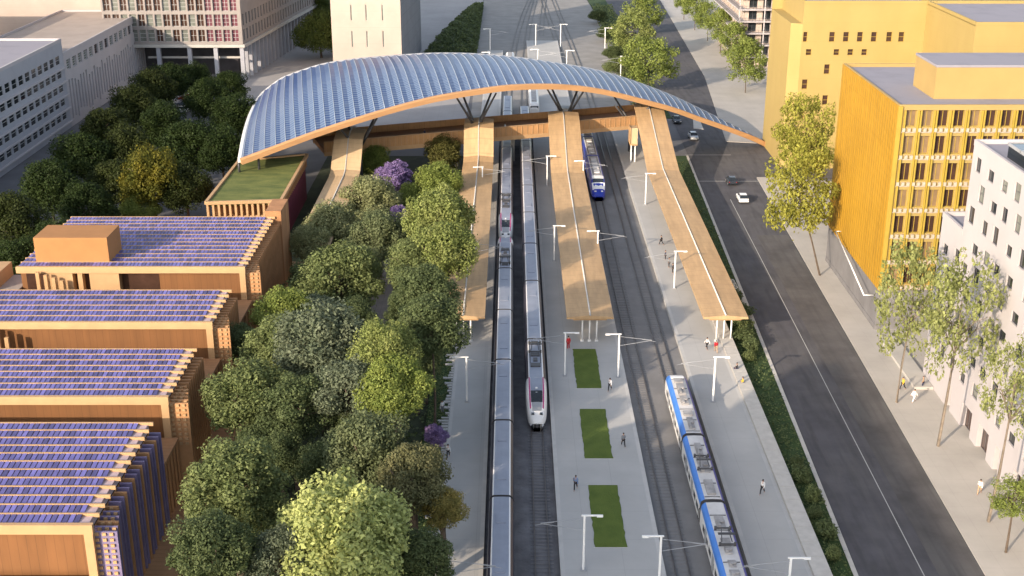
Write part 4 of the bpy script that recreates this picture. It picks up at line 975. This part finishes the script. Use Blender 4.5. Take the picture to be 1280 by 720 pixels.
def person_meshes(st,sit):
    k=(st,sit)
    if k in PM: return PM[k]
    J=pose(st,sit); N=list(J); ix={n:i for i,n in enumerate(N)}; v=[J[n] for n in N]
    E=[('pel','wst'),('wst','chest'),('chest','neck'),('neck','hd0'),('hd0','hd1')]
    for n in 'lr': E+=[('pel','hip'+n),('hip'+n,'kn'+n),('kn'+n,'an'+n),('an'+n,'to'+n),('chest','sh'+n),('sh'+n,'el'+n),('el'+n,'wr'+n),('wr'+n,'ha'+n)]
    rad=dict(pel=(.15,.11),wst=(.13,.095),chest=(.16,.11),neck=.058,hd0=(.075,.085),hd1=(.085,.10))
    for n in 'lr': rad.update({'hip'+n:.085,'kn'+n:.06,'an'+n:.042,'to'+n:.04,'sh'+n:.065,'el'+n:.045,'wr'+n:.034,'ha'+n:.04})
    body=skin_mesh('body',v,[(ix[a],ix[b]) for a,b in E],[rad[n] for n in N],0,M['skin'])
    def part(names,edges,grow,nm,root):
        ii={n:i for i,n in enumerate(names)}
        rr=[tuple(x+grow for x in rad[n]) if isinstance(rad[n],tuple) else rad[n]+grow for n in names]
        return skin_mesh(nm,[J[n] for n in names],[(ii[a],ii[b]) for a,b in edges],rr,ii[root],M['cloth_white'])
    shirt=part(['wst','chest','neck','shl','shr','ell','elr','wrl','wrr','pel'],[('pel','wst'),('wst','chest'),('chest','neck')]+[e for n in 'lr' for e in (('chest','sh'+n),('sh'+n,'el'+n),('el'+n,'wr'+n))],.022,'shirt','pel')
    tr=part(['pel']+[a+n for n in 'lr' for a in ('hip','kn','an')],[e for n in 'lr' for e in (('pel','hip'+n),('hip'+n,'kn'+n),('kn'+n,'an'+n))],.026,'trousers','pel')
    h=MB(); hx,hy,hz=J['hd1']; secs=[]
    for q in range(6):
        a=q/5*math.pi*.5; secs.append([(hx+.105*math.cos(a)*math.cos(b_*math.pi/5),hy-.015+.12*math.cos(a)*math.sin(b_*math.pi/5),hz-.0+.125*math.sin(a)) for b_ in range(10)])
    h.loft(secs); hair=h.mesh('hair',[M['hair']])
    fy=hy+.098; face=[]
    def bit(nm,m,*a): q=MB(); q.box(*a); face.append((nm,q.mesh(nm,[M[m]])))
    for sx in (-1,1):
        bit('eye','hair',hx+sx*.035-.014,hx+sx*.035+.014,fy-.012,fy+.004,hz-.045,hz-.025); bit('ear','skin',hx+sx*.09-.012,hx+sx*.09+.012,hy-.02,hy+.02,hz-.075,hz-.015)
    bit('nose','skin',hx-.013,hx+.013,fy-.02,fy+.022,hz-.085,hz-.05); bit('mouth','cloth_red',hx-.028,hx+.028,fy-.018,fy-.002,hz-.115,hz-.105)
    PM[k]=(body,shirt,tr,hair,face); return PM[k]
def person(x,y,z,rz,st,shirt,trs,label,group=None,sit=False,s=1.0):
    t=thing('person',label,'person',(0,0,0),group)
    ms=person_meshes(st,sit)
    bd=None
    for nm,me,m in (('body',ms[0],None),('shirt',ms[1],shirt),('trousers',ms[2],trs),('hair',ms[3],None),*((a,b_,None) for a,b_ in ms[4])):
        o=bpy.data.objects.new(nm,me); col.objects.link(o); o.parent=t
        if m: o.material_slots[0].link='OBJECT'; o.material_slots[0].material=M[m]
    t.location=(x,y,z); t.rotation_euler.z=R(rz); t.scale=(s,s,s)
gp='people on the platforms'
person(7.6,131.,.7,170,1,'cloth_blue','cloth_black','person in a grey blue top and black trousers left of the nearest lawn panel',gp,s=1.08)
person(14.2,141.9,.7,10,-1,'cloth_grey','cloth_black','person in a grey shirt walking right of the middle lawn panel',gp,s=1.08)
person(13.7,158.5,.7,160,1,'cloth_white','cloth_black','person in a white top and black trousers right of the farthest lawn panel',gp,s=1.08)
person(8.5,173.,.7,20,0,'cloth_red','cloth_red','person dressed all in red by a mast at the end of the middle canopy',gp,s=1.2)
person(29.4,173.,.7,200,1,'cloth_white','cloth_black','person in a white shirt and black trousers under the end of the right canopy',gp,s=1.08)
person(30.6,171.8,.7,0,-1,'cloth_red','cloth_tan','person in a dark red top beside the canopy columns of the right platform',gp,s=1.08)
person(29.7,130.,.7,150,1,'cloth_white','cloth_black','person in a white shirt alone on the grey right platform beside the tram',gp,s=1.08)
person(-8.0,138.9,.7,180,1,'cloth_white','cloth_black','person in white and black at the ragged grass edge of the left platform',gp,s=1.08)
person(-7.3,179.,.7,30,0,'cloth_navy','cloth_black','dark dressed person under the near end of the left tan canopy',gp,s=1.05)
person(-9.4,152.,.45,30,0,'cloth_white','cloth_grey','pale dressed person standing on the grass beside the left platform',gp,s=1.05)
for x,y,c,l in ((28.3,206.5,'cloth_black','black dressed person beside the right canopy, nearest of three standing together'),(28.0,209.5,'cloth_grey','grey dressed person beside the right canopy, middle of three standing together'),(27.8,213.5,'cloth_navy','navy dressed person beside the right canopy, farthest of three standing together')): person(x,y,.7,90,0,c,'cloth_black',l,gp,s=1.05)
person(28.0,222.,.7,90,1,'cloth_black','cloth_black','black dressed person at the left edge of the right canopy, halfway along',gp,s=1.05)
gs='people on the right pavement'
person(55.2,160.,.13,120,1,'cloth_yellow','cloth_black','person in a yellow top walking on the right pavement by the thin tree',gs,s=1.1)
person(55.6,156.,.13,120,-1,'cloth_white','cloth_white','person all in white walking on the right pavement by the thin tree',gs,s=1.1)
person(58.2,160.5,.13,60,0,'cloth_tan','cloth_navy','person in tan standing close to the corner of the white apartment block',gs,s=1.05)
person(55.9,131.,.13,150,1,'cloth_white','cloth_tan','person in a white top and tan trousers walking below the white apartment block',gs,s=1.1)
person(32.6,165.,.68,90,0,'cloth_black','cloth_navy','dark dressed person sitting on the concrete wall',gp,sit=True)
person(32.6,160.2,.68,90,0,'cloth_yellow','cloth_grey','person in a yellow top sitting on the concrete wall',gp,sit=True)
for k,(u,v,c,l) in enumerate(((24,4,'cloth_navy','navy dressed person crossing the footbridge, left of the tan canopy of the left platform'),(43,3,'cloth_white','white dressed person on the footbridge above the silver trains'),(56,4,'cloth_yellow','person in yellow on the footbridge right of the middle canopy'),(62,7,'cloth_red','person in red on the footbridge between middle and right canopies'))):
    p=bq(u,v); person(p[0],p[1],7.9,90+40*k,(k%3)-1,c,'cloth_black',l,'people on the footbridge',s=1.05)
TREES=[
(-30.4, 267.4, 4.5, 4.2, 'lime', 'dense', 'round lime green tree tucked under the footbridge, left of the lilac blossom', 'garden trees beside the left platform'),
(-25.2, 253.2, 5, 4.5, 'lilac', 'dense', 'largest lilac blossoming tree, just below the footbridge', 'garden trees beside the left platform'),
(-15.6, 273.2, 5, 4.7, 'olive', 'dense', 'brownish olive tree squeezed between footbridge and the canopy left of the trains', 'garden trees beside the left platform'),
(-28.1, 235.2, 5.5, 5.7, 'pale', 'dense', 'pale sage round tree in front of the largest lilac tree', 'garden trees beside the left platform'),
(-22.3, 232.2, 3.5, 2.2, 'lilac', 'dense', 'small lilac bush peeping out between sage and yellow green crowns', 'garden trees beside the left platform'),
(-14.9, 243.7, 6, 5.2, 'lime', 'dense', 'smooth round green tree right of the lilac blossom, against the tan canopy', 'garden trees beside the left platform'),
(-12.3, 198.6, 13, 6.1, 'yellow', 'dense', 'tall yellow green tree leaning over the edge of the tan canopy', 'garden trees beside the left platform'),
(-31.8, 214.8, 6.5, 5.5, 'pale', 'dense', 'pale sage tree beside the beige covered walk left of the garden', 'garden trees beside the left platform'),
(-23.1, 206.0, 7, 5.3, 'grey', 'dense', 'grey green tree in the middle of the upper garden', 'garden trees beside the left platform'),
(-35.5, 206.8, 6, 3.9, 'pale', 'dense', 'small pale tree right of the tallest timber end wall of the farthest hall', 'garden trees beside the left platform'),
(-10.4, 181.2, 13, 5.2, 'yellow', 'dense', 'yellow green tree halfway down the tan canopy left of the trains', 'garden trees beside the left platform'),
(-15.2, 181.7, 11, 4.7, 'mid', 'dense', 'fresh green tree right of the garden path, below the yellow green crowns', 'garden trees beside the left platform'),
(-26.9, 182.6, 8, 6.2, 'mid', 'dense', 'broad fresh green tree left of the garden path', 'garden trees beside the left platform'),
(-32.8, 188.0, 6, 3.9, 'dark', 'dense', 'dark tree pressed between the broad green crown and the timber deck', 'garden trees beside the left platform'),
(-10.0, 144.0, 16, 4.6, 'dark', 'dense', 'dark green tree at the free end of the tan canopy left of the trains', 'garden trees beside the left platform'),
(-33.2, 166.7, 9, 4.6, 'lime', 'dense', 'lime tipped tree covering the corner between the two farther halls', 'garden trees beside the left platform'),
(-23.8, 143.6, 14, 5.8, 'bluegreen', 'dense', 'large blue green tree in the dark middle of the garden', 'garden trees beside the left platform'),
(-30.5, 150.7, 10, 4.8, 'mid', 'dense', 'green tree against the end wall of the second hall from the back', 'garden trees beside the left platform'),
(-15.1, 136.3, 16, 4.2, 'yellow', 'dense', 'tall yellow green tree at the near end of the garden path', 'garden trees beside the left platform'),
(-19.1, 132.9, 13, 4.7, 'bluegreen', 'dense', 'dark blue green tree in front of the tall path end tree', 'garden trees beside the left platform'),
(-13.5, 130.7, 14, 4.3, 'lime', 'dense', 'lime green tree overlooking the grassy strip of the left platform', 'garden trees beside the left platform'),
(-31.6, 134.2, 11, 5.3, 'mid', 'dense', 'round green tree in front of the gap between the two nearest halls', 'garden trees beside the left platform'),
(-25.5, 131.6, 11, 4.3, 'dark', 'dense', 'dark tree just right of the round green one by the hall gap', 'garden trees beside the left platform'),
(-9.4, 138.4, 4, 1.7, 'lilac', 'dense', 'low purple bush at the edge of the left platform by the ragged grass', 'garden trees beside the left platform'),
(-15.3, 119.2, 12, 4.6, 'grey', 'dense', 'big grey green tree standing behind the pale yellow one', 'garden trees beside the left platform'),
(-10.2, 113.6, 12, 3.8, 'greyolive', 'dense', 'grey olive tree right behind the pale yellow crown', 'garden trees beside the left platform'),
(-7.2, 112.6, 9, 2.6, 'rust', 'dense', 'small tree with rusty yellow tips hanging over the left platform', 'garden trees beside the left platform'),
(-28.0, 110.2, 13, 5.1, 'mid', 'dense', 'big green tree covering the side of the nearest hall', 'garden trees beside the left platform'),
(-27.7, 98.3, 13, 4.0, 'dark', 'dense', 'darker tree at the foot of the nearest hall, cut by the bottom of the frame', 'garden trees beside the left platform'),
(-15.7, 101.8, 13, 6.0, 'gold', 'dense', 'large pale yellow tree at the bottom of the garden', 'garden trees beside the left platform'),
(-26.4, 125.8, 8, 3.1, 'dark', 'dense', 'low dark tree filling the gap behind the pale yellow crown', 'garden trees beside the left platform'),
(-21.7, 100.0, 11, 3.3, 'bluegreen', 'dense', 'dark tree left of and behind the pale yellow crown, at the bottom', 'garden trees beside the left platform'),
(-8.5, 103.1, 9, 3.2, 'dark', 'dense', 'dark tree right of the pale yellow crown, under the rusty tips', 'garden trees beside the left platform'),
(-37.5, 158.0, 8, 2.9, 'dark', 'dense', 'narrow dark tree close to the side of the second hall from the front', 'garden trees beside the left platform'),
(-23.2, 171.7, 6, 3.3, 'dark', 'dense', 'small dark tree left of the path, below the broad green crown', 'garden trees beside the left platform'),
(-11.8, 155.6, 16, 4.5, 'dark', 'dense', 'tall dark tree between the garden path and the tan canopy left of the trains', 'garden trees beside the left platform'),
(-16.2, 174.0, 7, 3.1, 'dark', 'dense', 'small dark tree right of the garden path, left of the canopy end', 'garden trees beside the left platform'),
(-12.8, 152.6, 8, 3.2, 'dark', 'dense', 'dark tree between the tall path end tree and the left platform', 'garden trees beside the left platform'),
(-19.1, 133.8, 8, 3.4, 'dark', 'dense', 'dark tree in shade behind the big grey green tree', 'garden trees beside the left platform'),
(-29.3, 127.8, 8, 3.1, 'dark', 'dense', 'low dark tree between the round green tree and the big hall side tree', 'garden trees beside the left platform'),
(-28.6, 170.8, 7, 3.5, 'bluegreen', 'dense', 'small blue green tree below the broad green crown left of the path', 'garden trees beside the left platform'),
(-24.7, 196.4, 6, 3.2, 'grey', 'dense', 'small grey green tree at the far bend of the garden path', 'garden trees beside the left platform'),
(-18.5, 206.8, 6, 3.4, 'mid', 'dense', 'small green tree left of the yellow green crowns by the tan canopy', 'garden trees beside the left platform'),
(-20.7, 243.1, 4, 2.9, 'lime', 'dense', 'small lime shrub tree between the lilac bush and the round green tree', 'garden trees beside the left platform'),
(-16.0, 136.0, 8, 3.1, 'mid', 'dense', 'green tree between the dark blue green crown and the big grey green one', 'garden trees beside the left platform'),
(-21.4, 123.1, 8, 3.0, 'dark', 'dense', 'dark low tree right behind the top of the pale yellow crown', 'garden trees beside the left platform'),
(-25.2, 110.4, 9, 3.3, 'mid', 'dense', 'green tree between the big hall side tree and the pale yellow crown', 'garden trees beside the left platform'),
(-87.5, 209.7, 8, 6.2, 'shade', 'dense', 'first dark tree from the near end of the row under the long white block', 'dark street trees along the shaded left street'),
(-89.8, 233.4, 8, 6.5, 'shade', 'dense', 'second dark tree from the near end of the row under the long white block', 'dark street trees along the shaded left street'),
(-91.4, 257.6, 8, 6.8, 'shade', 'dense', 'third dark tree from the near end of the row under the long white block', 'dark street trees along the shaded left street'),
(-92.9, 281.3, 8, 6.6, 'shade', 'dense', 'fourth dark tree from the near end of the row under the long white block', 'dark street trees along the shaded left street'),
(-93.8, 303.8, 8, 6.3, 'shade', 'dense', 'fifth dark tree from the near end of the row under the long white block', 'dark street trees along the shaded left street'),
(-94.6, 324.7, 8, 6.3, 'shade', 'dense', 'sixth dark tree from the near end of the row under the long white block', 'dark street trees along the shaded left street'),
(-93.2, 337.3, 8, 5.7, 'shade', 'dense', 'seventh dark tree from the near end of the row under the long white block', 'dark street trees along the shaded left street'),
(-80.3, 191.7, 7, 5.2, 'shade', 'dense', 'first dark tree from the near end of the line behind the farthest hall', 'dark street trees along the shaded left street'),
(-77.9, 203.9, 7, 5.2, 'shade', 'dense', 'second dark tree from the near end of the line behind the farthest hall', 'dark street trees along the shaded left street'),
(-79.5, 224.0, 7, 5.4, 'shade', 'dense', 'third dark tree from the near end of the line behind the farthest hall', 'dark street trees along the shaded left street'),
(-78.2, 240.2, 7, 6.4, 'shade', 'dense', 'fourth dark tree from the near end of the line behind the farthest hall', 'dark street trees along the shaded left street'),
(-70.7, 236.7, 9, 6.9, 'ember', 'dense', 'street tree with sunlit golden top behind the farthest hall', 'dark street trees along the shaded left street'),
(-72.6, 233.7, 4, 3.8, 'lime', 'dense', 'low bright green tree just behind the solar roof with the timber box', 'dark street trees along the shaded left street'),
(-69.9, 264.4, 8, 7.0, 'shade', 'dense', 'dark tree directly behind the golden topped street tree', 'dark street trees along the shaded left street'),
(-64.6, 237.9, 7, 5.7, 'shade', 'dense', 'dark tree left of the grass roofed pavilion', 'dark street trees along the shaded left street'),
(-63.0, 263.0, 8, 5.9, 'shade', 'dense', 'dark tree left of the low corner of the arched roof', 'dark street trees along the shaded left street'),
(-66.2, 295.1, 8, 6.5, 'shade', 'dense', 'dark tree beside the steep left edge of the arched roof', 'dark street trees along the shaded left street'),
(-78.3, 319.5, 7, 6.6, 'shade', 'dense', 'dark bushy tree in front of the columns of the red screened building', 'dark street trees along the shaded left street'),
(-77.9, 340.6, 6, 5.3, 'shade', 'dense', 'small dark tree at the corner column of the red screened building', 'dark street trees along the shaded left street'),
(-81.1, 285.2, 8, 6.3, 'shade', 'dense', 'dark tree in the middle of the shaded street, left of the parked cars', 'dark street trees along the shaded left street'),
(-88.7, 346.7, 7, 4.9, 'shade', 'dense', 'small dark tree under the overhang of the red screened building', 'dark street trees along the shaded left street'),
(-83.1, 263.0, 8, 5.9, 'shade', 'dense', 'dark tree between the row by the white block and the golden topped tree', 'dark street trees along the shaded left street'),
(-64.1, 420.1, 8, 8.0, 'farmid', 'dense', 'slim green tree left of the cream tower behind the arched roof', 'trees by the cream tower'),
(-72.1, 471.2, 8, 7.2, 'farmid', 'dense', 'farther green tree left of the cream tower, cut by the top of the frame', 'trees by the cream tower'),
(40.0, 362.6, 9, 8.8, 'lime', 'loose', 'largest loose green tree right behind the arched roof by the far road', 'trees between the railway and the far road'),
(39.8, 417.1, 9, 9.0, 'yellow', 'loose', 'yellow green tree left of and behind the largest tree by the far road', 'trees between the railway and the far road'),
(49.1, 467.2, 8, 8.9, 'lime', 'loose', 'farthest loose green tree between the railway and the far road', 'trees between the railway and the far road'),
(33.8, 381.6, 4, 5.4, 'mid', 'dense', 'low green tree at the edge of the tracks behind the arched roof', 'trees between the railway and the far road'),
(33.2, 412.2, 3, 3.7, 'dark', 'dense', 'dark bush at the railway edge, nearest the arched roof', 'trees between the railway and the far road'),
(33.6, 451.0, 3, 3.7, 'dark', 'dense', 'dark bush at the railway edge, middle one', 'trees between the railway and the far road'),
(33.7, 493.1, 3, 3.7, 'dark', 'dense', 'dark bush at the railway edge, farthest one', 'trees between the railway and the far road'),
(68.4, 362.6, 9, 7.4, 'lime', 'loose', 'first tree from the yellow buildings in the far pavement row', 'sidewalk trees along the far right pavement'),
(70.6, 398.3, 9, 6.6, 'lime', 'loose', 'second tree from the yellow buildings in the far pavement row', 'sidewalk trees along the far right pavement'),
(71.1, 427.2, 9, 6.5, 'lime', 'loose', 'third tree from the yellow buildings in the far pavement row', 'sidewalk trees along the far right pavement'),
(70.5, 452.5, 9, 6.3, 'lime', 'loose', 'fourth tree from the yellow buildings in the far pavement row', 'sidewalk trees along the far right pavement'),
(69.2, 476.6, 9, 6.0, 'lime', 'loose', 'fifth tree from the yellow buildings in the far pavement row', 'sidewalk trees along the far right pavement'),
(68.5, 503.3, 9, 5.7, 'lime', 'loose', 'sixth tree from the yellow buildings in the far pavement row', 'sidewalk trees along the far right pavement'),
(56.8, 235.8, 19, 6.5, 'oliveyellow', 'loose', 'tall olive tree against the plain yellow wall, behind the golden metal side', 'tall slender trees on the right pavement'),
(50.0, 208.4, 15, 6.7, 'oliveyellow', 'loose', 'tall leaning tree by the grey base of the golden metal side', 'tall slender trees on the right pavement'),
(53.5, 155.1, 14.5, 6.0, 'plane', 'sparse', 'thin crowned tall tree in front of the yellow fronted office corner', 'tall slender trees on the right pavement'),
(55.1, 142.2, 18, 5.9, 'plane', 'sparse', 'tallest thin crowned tree against the white wall of square windows', 'tall slender trees on the right pavement'),
(55.0, 123.8, 17, 4.4, 'plane', 'sparse', 'thin crowned tree cut by the right frame edge, upper one', 'tall slender trees on the right pavement'),
(54.4, 118.3, 7, 2.9, 'lime', 'loose', 'small leafy tree cut by the right frame edge, lower one', 'tall slender trees on the right pavement')]
SUN,SKY,EXPO=3.0,.15,1.15
# ------------------------------------------------------------------ trees
def crown_mesh(name,seed,n,nl,lr,leaf,ax=None,sink=.66,core=.55):
    rg=np.random.default_rng(seed)
    if ax is None: ax=(1,rg.uniform(.8,1),rg.uniform(.82,1.05))
    C=[];Rr=[]
    for k in range(nl):
        d=rg.normal(size=3); d/=np.linalg.norm(d); rr=rg.uniform(.35,.85)**.6
        d[2]=d[2] if d[2]>-.75 else -d[2]
        q=rg.uniform(*lr); C.append(d*(1-q*.5)*rr*np.array(ax)); Rr.append(q)
    C.append(np.array((0,0,-.05))); Rr.append(core)
    C=np.array(C); Rr=np.array(Rr)
    pr=Rr**2/np.sum(Rr**2); ch=rg.choice(len(C),size=n*2,p=pr)
    d=rg.normal(size=(n*2,3)); d/=np.linalg.norm(d,axis=1)[:,None]
    rad=np.where(rg.random(n*2)<.85,rg.normal(1.0,.13,n*2),rg.uniform(.4,1.45,n*2))
    p=C[ch]+d*(Rr[ch]*rad)[:,None]
    ds=np.linalg.norm(p[:,None,:]-C[None],axis=2)/Rr[None]
    ok=(ds.min(axis=1)>sink-.25)|(rg.random(n*2)<.08); p=p[ok][:n]; d=d[ok][:n]; n=len(p)
    nr=d*.8+rg.normal(size=(n,3))*.55+np.array((0,0,.35)); nr/=np.linalg.norm(nr,axis=1)[:,None]
    t=np.cross(nr,rg.normal(size=(n,3))); t/=np.linalg.norm(t,axis=1)[:,None]; b=np.cross(nr,t)
    s=(leaf*rg.uniform(.55,1.45,n))[:,None]
    bend=nr*s*.25
    V=np.stack([p-t*s,p-b*s*.62+bend*.4,p+t*s*1.1-bend,p+b*s*.62+bend*.4],axis=1).reshape(-1,3)
    me=bpy.data.meshes.new(name); me.vertices.add(len(V)); me.vertices.foreach_set('co',V.ravel())
    me.loops.add(n*4); me.loops.foreach_set('vertex_index',np.arange(n*4,dtype=np.int32))
    me.polygons.add(n); me.polygons.foreach_set('loop_start',np.arange(0,n*4,4,dtype=np.int32)); me.polygons.foreach_set('loop_total',np.full(n,4,dtype=np.int32))
    me.update(calc_edges=True); me.materials.append(LEAF['mid']); return me
DENSE=[crown_mesh('crown',20+k,20000,52+8*k,(.08,.30),.028,core=.5) for k in range(5)]
LOOSE=[crown_mesh('crown',40+k,7500,60,(.07,.2),.030,sink=.7) for k in range(3)]
SPARSE=[crown_mesh('crown',60+k,3500,74,(.05,.15),.029,sink=.7,core=.3) for k in range(3)]
BLOOM=[crown_mesh('crown',80+k,14000,60,(.09,.2),.033) for k in range(2)]
BUSH=[crown_mesh('foliage',90+k,1500,10,(.3,.5),.09) for k in range(3)]
def trunk_mb(rng,X,Y,zc,Rc,slim=False,lean=(0,0)):
    mb=MB(); r0=max(.14,.045*zc if not slim else .011*zc); bx,by=X+lean[0],Y+lean[1]
    top=(X,Y,zc-Rc*.15); k1=(bx+(X-bx)*.35+rng.uniform(-.2,.2),by+(Y-by)*.35+rng.uniform(-.2,.2),zc*.4)
    mb.tube([(bx,by,-.08),(bx,by,.25),k1,top,(X+rng.uniform(-.3,.3),Y,zc+Rc*.5)],[r0*1.5,r0*1.05,r0*.85,r0*.6,r0*.2],8)
    fork=Vector(k1).lerp(Vector(top),.45 if not slim else .6)
    for q in range(7):
        a=q*2*math.pi/7+rng.uniform(-.3,.3); rr=Rc*rng.uniform(.45,.75); z=zc+Rc*rng.uniform(-.15,.5)
        st=fork.lerp(Vector(top),rng.random()*.8); e=Vector((X+rr*math.cos(a),Y+rr*math.sin(a),z)); mid=st.lerp(e,.5)+Vector((0,0,Rc*.12))
        mb.tube([st,mid,e],[r0*.45,r0*.3,r0*.08],6)
        for s in range(2):
            e2=mid+Vector((rng.uniform(-1,1),rng.uniform(-1,1),rng.uniform(.1,.8)))*Rc*.45; mb.tube([mid,e2],[r0*.22,r0*.05],5)
    return mb
rng=random.Random(17)
for X,Y,zc,Rc,sp,form,label,group in TREES:
    slim=zc>14 or form!='dense'
    lean=(0,0)
    if 'leaning' in label: lean=(4.3,-1.5)
    if sp=='plane': lean=(-.3,.8)
    name='bush' if 'bush' in label else 'flowering_tree' if sp=='lilac' else 'plane_tree' if sp=='plane' else 'street_tree' if group.startswith(('dark','side','tall')) else 'garden_tree'
    t=thing(name,label,'bush' if name=='bush' else 'tree',(X+lean[0],Y+lean[1],0),group)
    trunk_mb(rng,X,Y,zc,Rc,slim,lean).build('trunk',M['pale_bark'] if (sp in('plane','lime') and zc>14) else M['bark'],t)
    lib=BLOOM if sp=='lilac' else SPARSE if form=='sparse' else LOOSE if form=='loose' else DENSE
    o=bpy.data.objects.new('crown',rng.choice(lib)); col.objects.link(o); o.parent=t
    o.location=Vector((X,Y,zc))-Vector(t.location); o.rotation_euler=(rng.uniform(-.12,.12),rng.uniform(-.12,.12),rng.uniform(0,6.28))
    v=1.0 if form!='dense' else rng.uniform(.92,1.12)
    zs=Rc*v*(1.65 if sp=='plane' else 1.35 if zc>14 and form!='dense' else .98); zs=min(zs,max(zc-.6,Rc*.6)*1.05)
    k_=1.12 if group.startswith('dark') else 1.16 if form=='dense' else 1.05; o.scale=(Rc*k_*rng.uniform(.94,1.08),Rc*k_*rng.uniform(.94,1.08),zs*1.08)
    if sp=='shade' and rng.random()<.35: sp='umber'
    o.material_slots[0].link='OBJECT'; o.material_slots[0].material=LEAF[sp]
# shrubs of the planted strip along the road
labs=['first','second','third','fourth','fifth','sixth','seventh','eighth','ninth','tenth','eleventh','twelfth','thirteenth','fourteenth']
sh=[(35.0,117,1.0),(35.4,121.5,1.2),(34.9,125.8,.9),(35.6,129.5,1.1),(35.2,134,1.3),(35.5,138,.8),(35.3,170,1.1),(36.2,174,1.4),(36.0,178,1.5),(36.8,181.5,1.4),(35.9,184.5,1.3),(37.2,187.5,1.5),(36.5,191,1.3),(37.6,194.5,1.2)]
for k,(x,y,r) in enumerate(sh):
    s=thing('shrub',f'{labs[k]} dark shrub from the bottom of the planted strip beside the road','shrub',(x,y,.09),'shrubs of the planted strip')
    o=bpy.data.objects.new('foliage',BUSH[k%3]); col.objects.link(o); o.parent=s; o.location=(0,0,r*.75); o.scale=(r,r*1.3,r*.85); o.rotation_euler.z=k
    o.material_slots[0].link='OBJECT'; o.material_slots[0].material=LEAF['dark' if k%3 else 'mid']
    b=MB()
    for q in range(4): b.tube([(x,y,.09),(x+.4*math.cos(q*1.6),y+.4*math.sin(q*1.6),.09+r*.8)],[.04,.015],5)
    b.build('stem',M['bark'],s)
# ground cover on the slope and under the garden trees
def scatter(name,pts,sp,leaf,seed):
    rg=np.random.default_rng(seed); p=np.array(pts); n=len(p)
    nr=rg.normal(size=(n,3))*.5+np.array((0,0,.8)); nr/=np.linalg.norm(nr,axis=1)[:,None]
    t=np.cross(nr,rg.normal(size=(n,3))); t/=np.linalg.norm(t,axis=1)[:,None]; b=np.cross(nr,t); s=(leaf*rg.uniform(.6,1.5,n))[:,None]
    V=np.stack([p-t*s,p-b*s*.7,p+t*s,p+b*s*.7],axis=1).reshape(-1,3)
    me=bpy.data.meshes.new(name); me.from_pydata(V.tolist(),[],[(4*i,4*i+1,4*i+2,4*i+3) for i in range(n)]); me.materials.append(LEAF[sp])
    o=bpy.data.objects.new(name,me); col.objects.link(o); o['kind']='stuff'; return o
pp=[]; rng=random.Random(8)
for k in range(9000):
    f=rng.random(); Y=424+118*f; xl=-30+14.5*f**1.2; xr=-11.9-.4*f; s=rng.random(); X=xl+(xr-xl)*s
    pp.append((X,Y,.3+3.2*math.sin(math.pi*s)**.7*math.sin(math.pi*min(1,f+.03))**.5+rng.uniform(-.3,.9)*(1+.6*math.sin(X*.9+Y*.35))))
scatter('slope_foliage',pp,'dark',.42,2)
pp=[]
while len(pp)<9000:
    X,Y=rng.uniform(-34,-9),rng.uniform(95,262)
    if any(abs(X-(a+(c_-a)*(Y-b)/(d-b)))<2.2 for (a,b),(c_,d) in zip(pth,pth[1:]) if b<=Y<=d): continue
    pp.append((X,Y,.1+rng.random()**2*.9))
scatter('ground_cover',pp,'dark',.26,3)
pp=[]
for k in range(5200):
    Y=rng.uniform(100,285); X=rng.uniform(33.95,kx(Y)-.1); pp.append((X,Y,.1+rng.random()**2*.45*(1+.8*math.sin(Y*.7))))
scatter('strip_ground_cover',pp,'dark',.16,4)
pp=[(rng.uniform(33.5,42.5),rng.uniform(335,540),.1+rng.random()*1.4) for k in range(5000)]
scatter('verge_foliage',pp,'mid',.34,5)
pp=[]
for k in range(5000): Y=rng.uniform(100,186); pp.append((rng.uniform(-11.4,-8.7),Y,.4+rng.random()**2*.35))
scatter('platform_grass',pp,'mid',.12,6)
# ------------------------------------------------------------------ daylight, camera
EL,AZ=18.5,R(0)
trav=Vector((.63,.777,-math.tan(R(EL)))).normalized()
sd=bpy.data.lights.new('sun','SUN'); sd.energy=SUN; sd.angle=R(.5); sd.color=(1,.82,.62)
so=bpy.data.objects.new('sun',sd); col.objects.link(so); so.rotation_euler=trav.to_track_quat('-Z','Y').to_euler(); so.location=(-100,-100,120)
w=bpy.data.worlds.new('World'); sc.world=w; w.use_nodes=True; nt=w.node_tree
sk=nt.nodes.new('ShaderNodeTexSky'); sk.sky_type='NISHITA'; sk.sun_disc=False; sk.sun_elevation=R(EL); sk.sun_rotation=math.atan2(-trav.x,-trav.y); sk.air_density=1.0; sk.dust_density=2.0; sk.ozone_density=1.0
hs=nt.nodes.new('ShaderNodeHueSaturation'); hs.inputs['Saturation'].default_value=.62; nt.links.new(sk.outputs[0],hs.inputs['Color'])
nt.links.new(hs.outputs[0],nt.nodes['Background'].inputs[0]); nt.nodes['Background'].inputs[1].default_value=SKY
cd=bpy.data.cameras.new('camera'); co=bpy.data.objects.new('camera',cd); col.objects.link(co); co.location=(0,0,76); co.rotation_euler=(R(90-20.717),0,0)
cd.sensor_width=36; cd.lens=43.875; cd.clip_end=4000; cd.clip_start=1; sc.camera=co
sc.view_settings.view_transform='Standard'; sc.view_settings.look='None'; sc.view_settings.exposure=EXPO; sc.view_settings.gamma=1
sc.cycles.max_bounces=6; sc.cycles.use_denoising=True
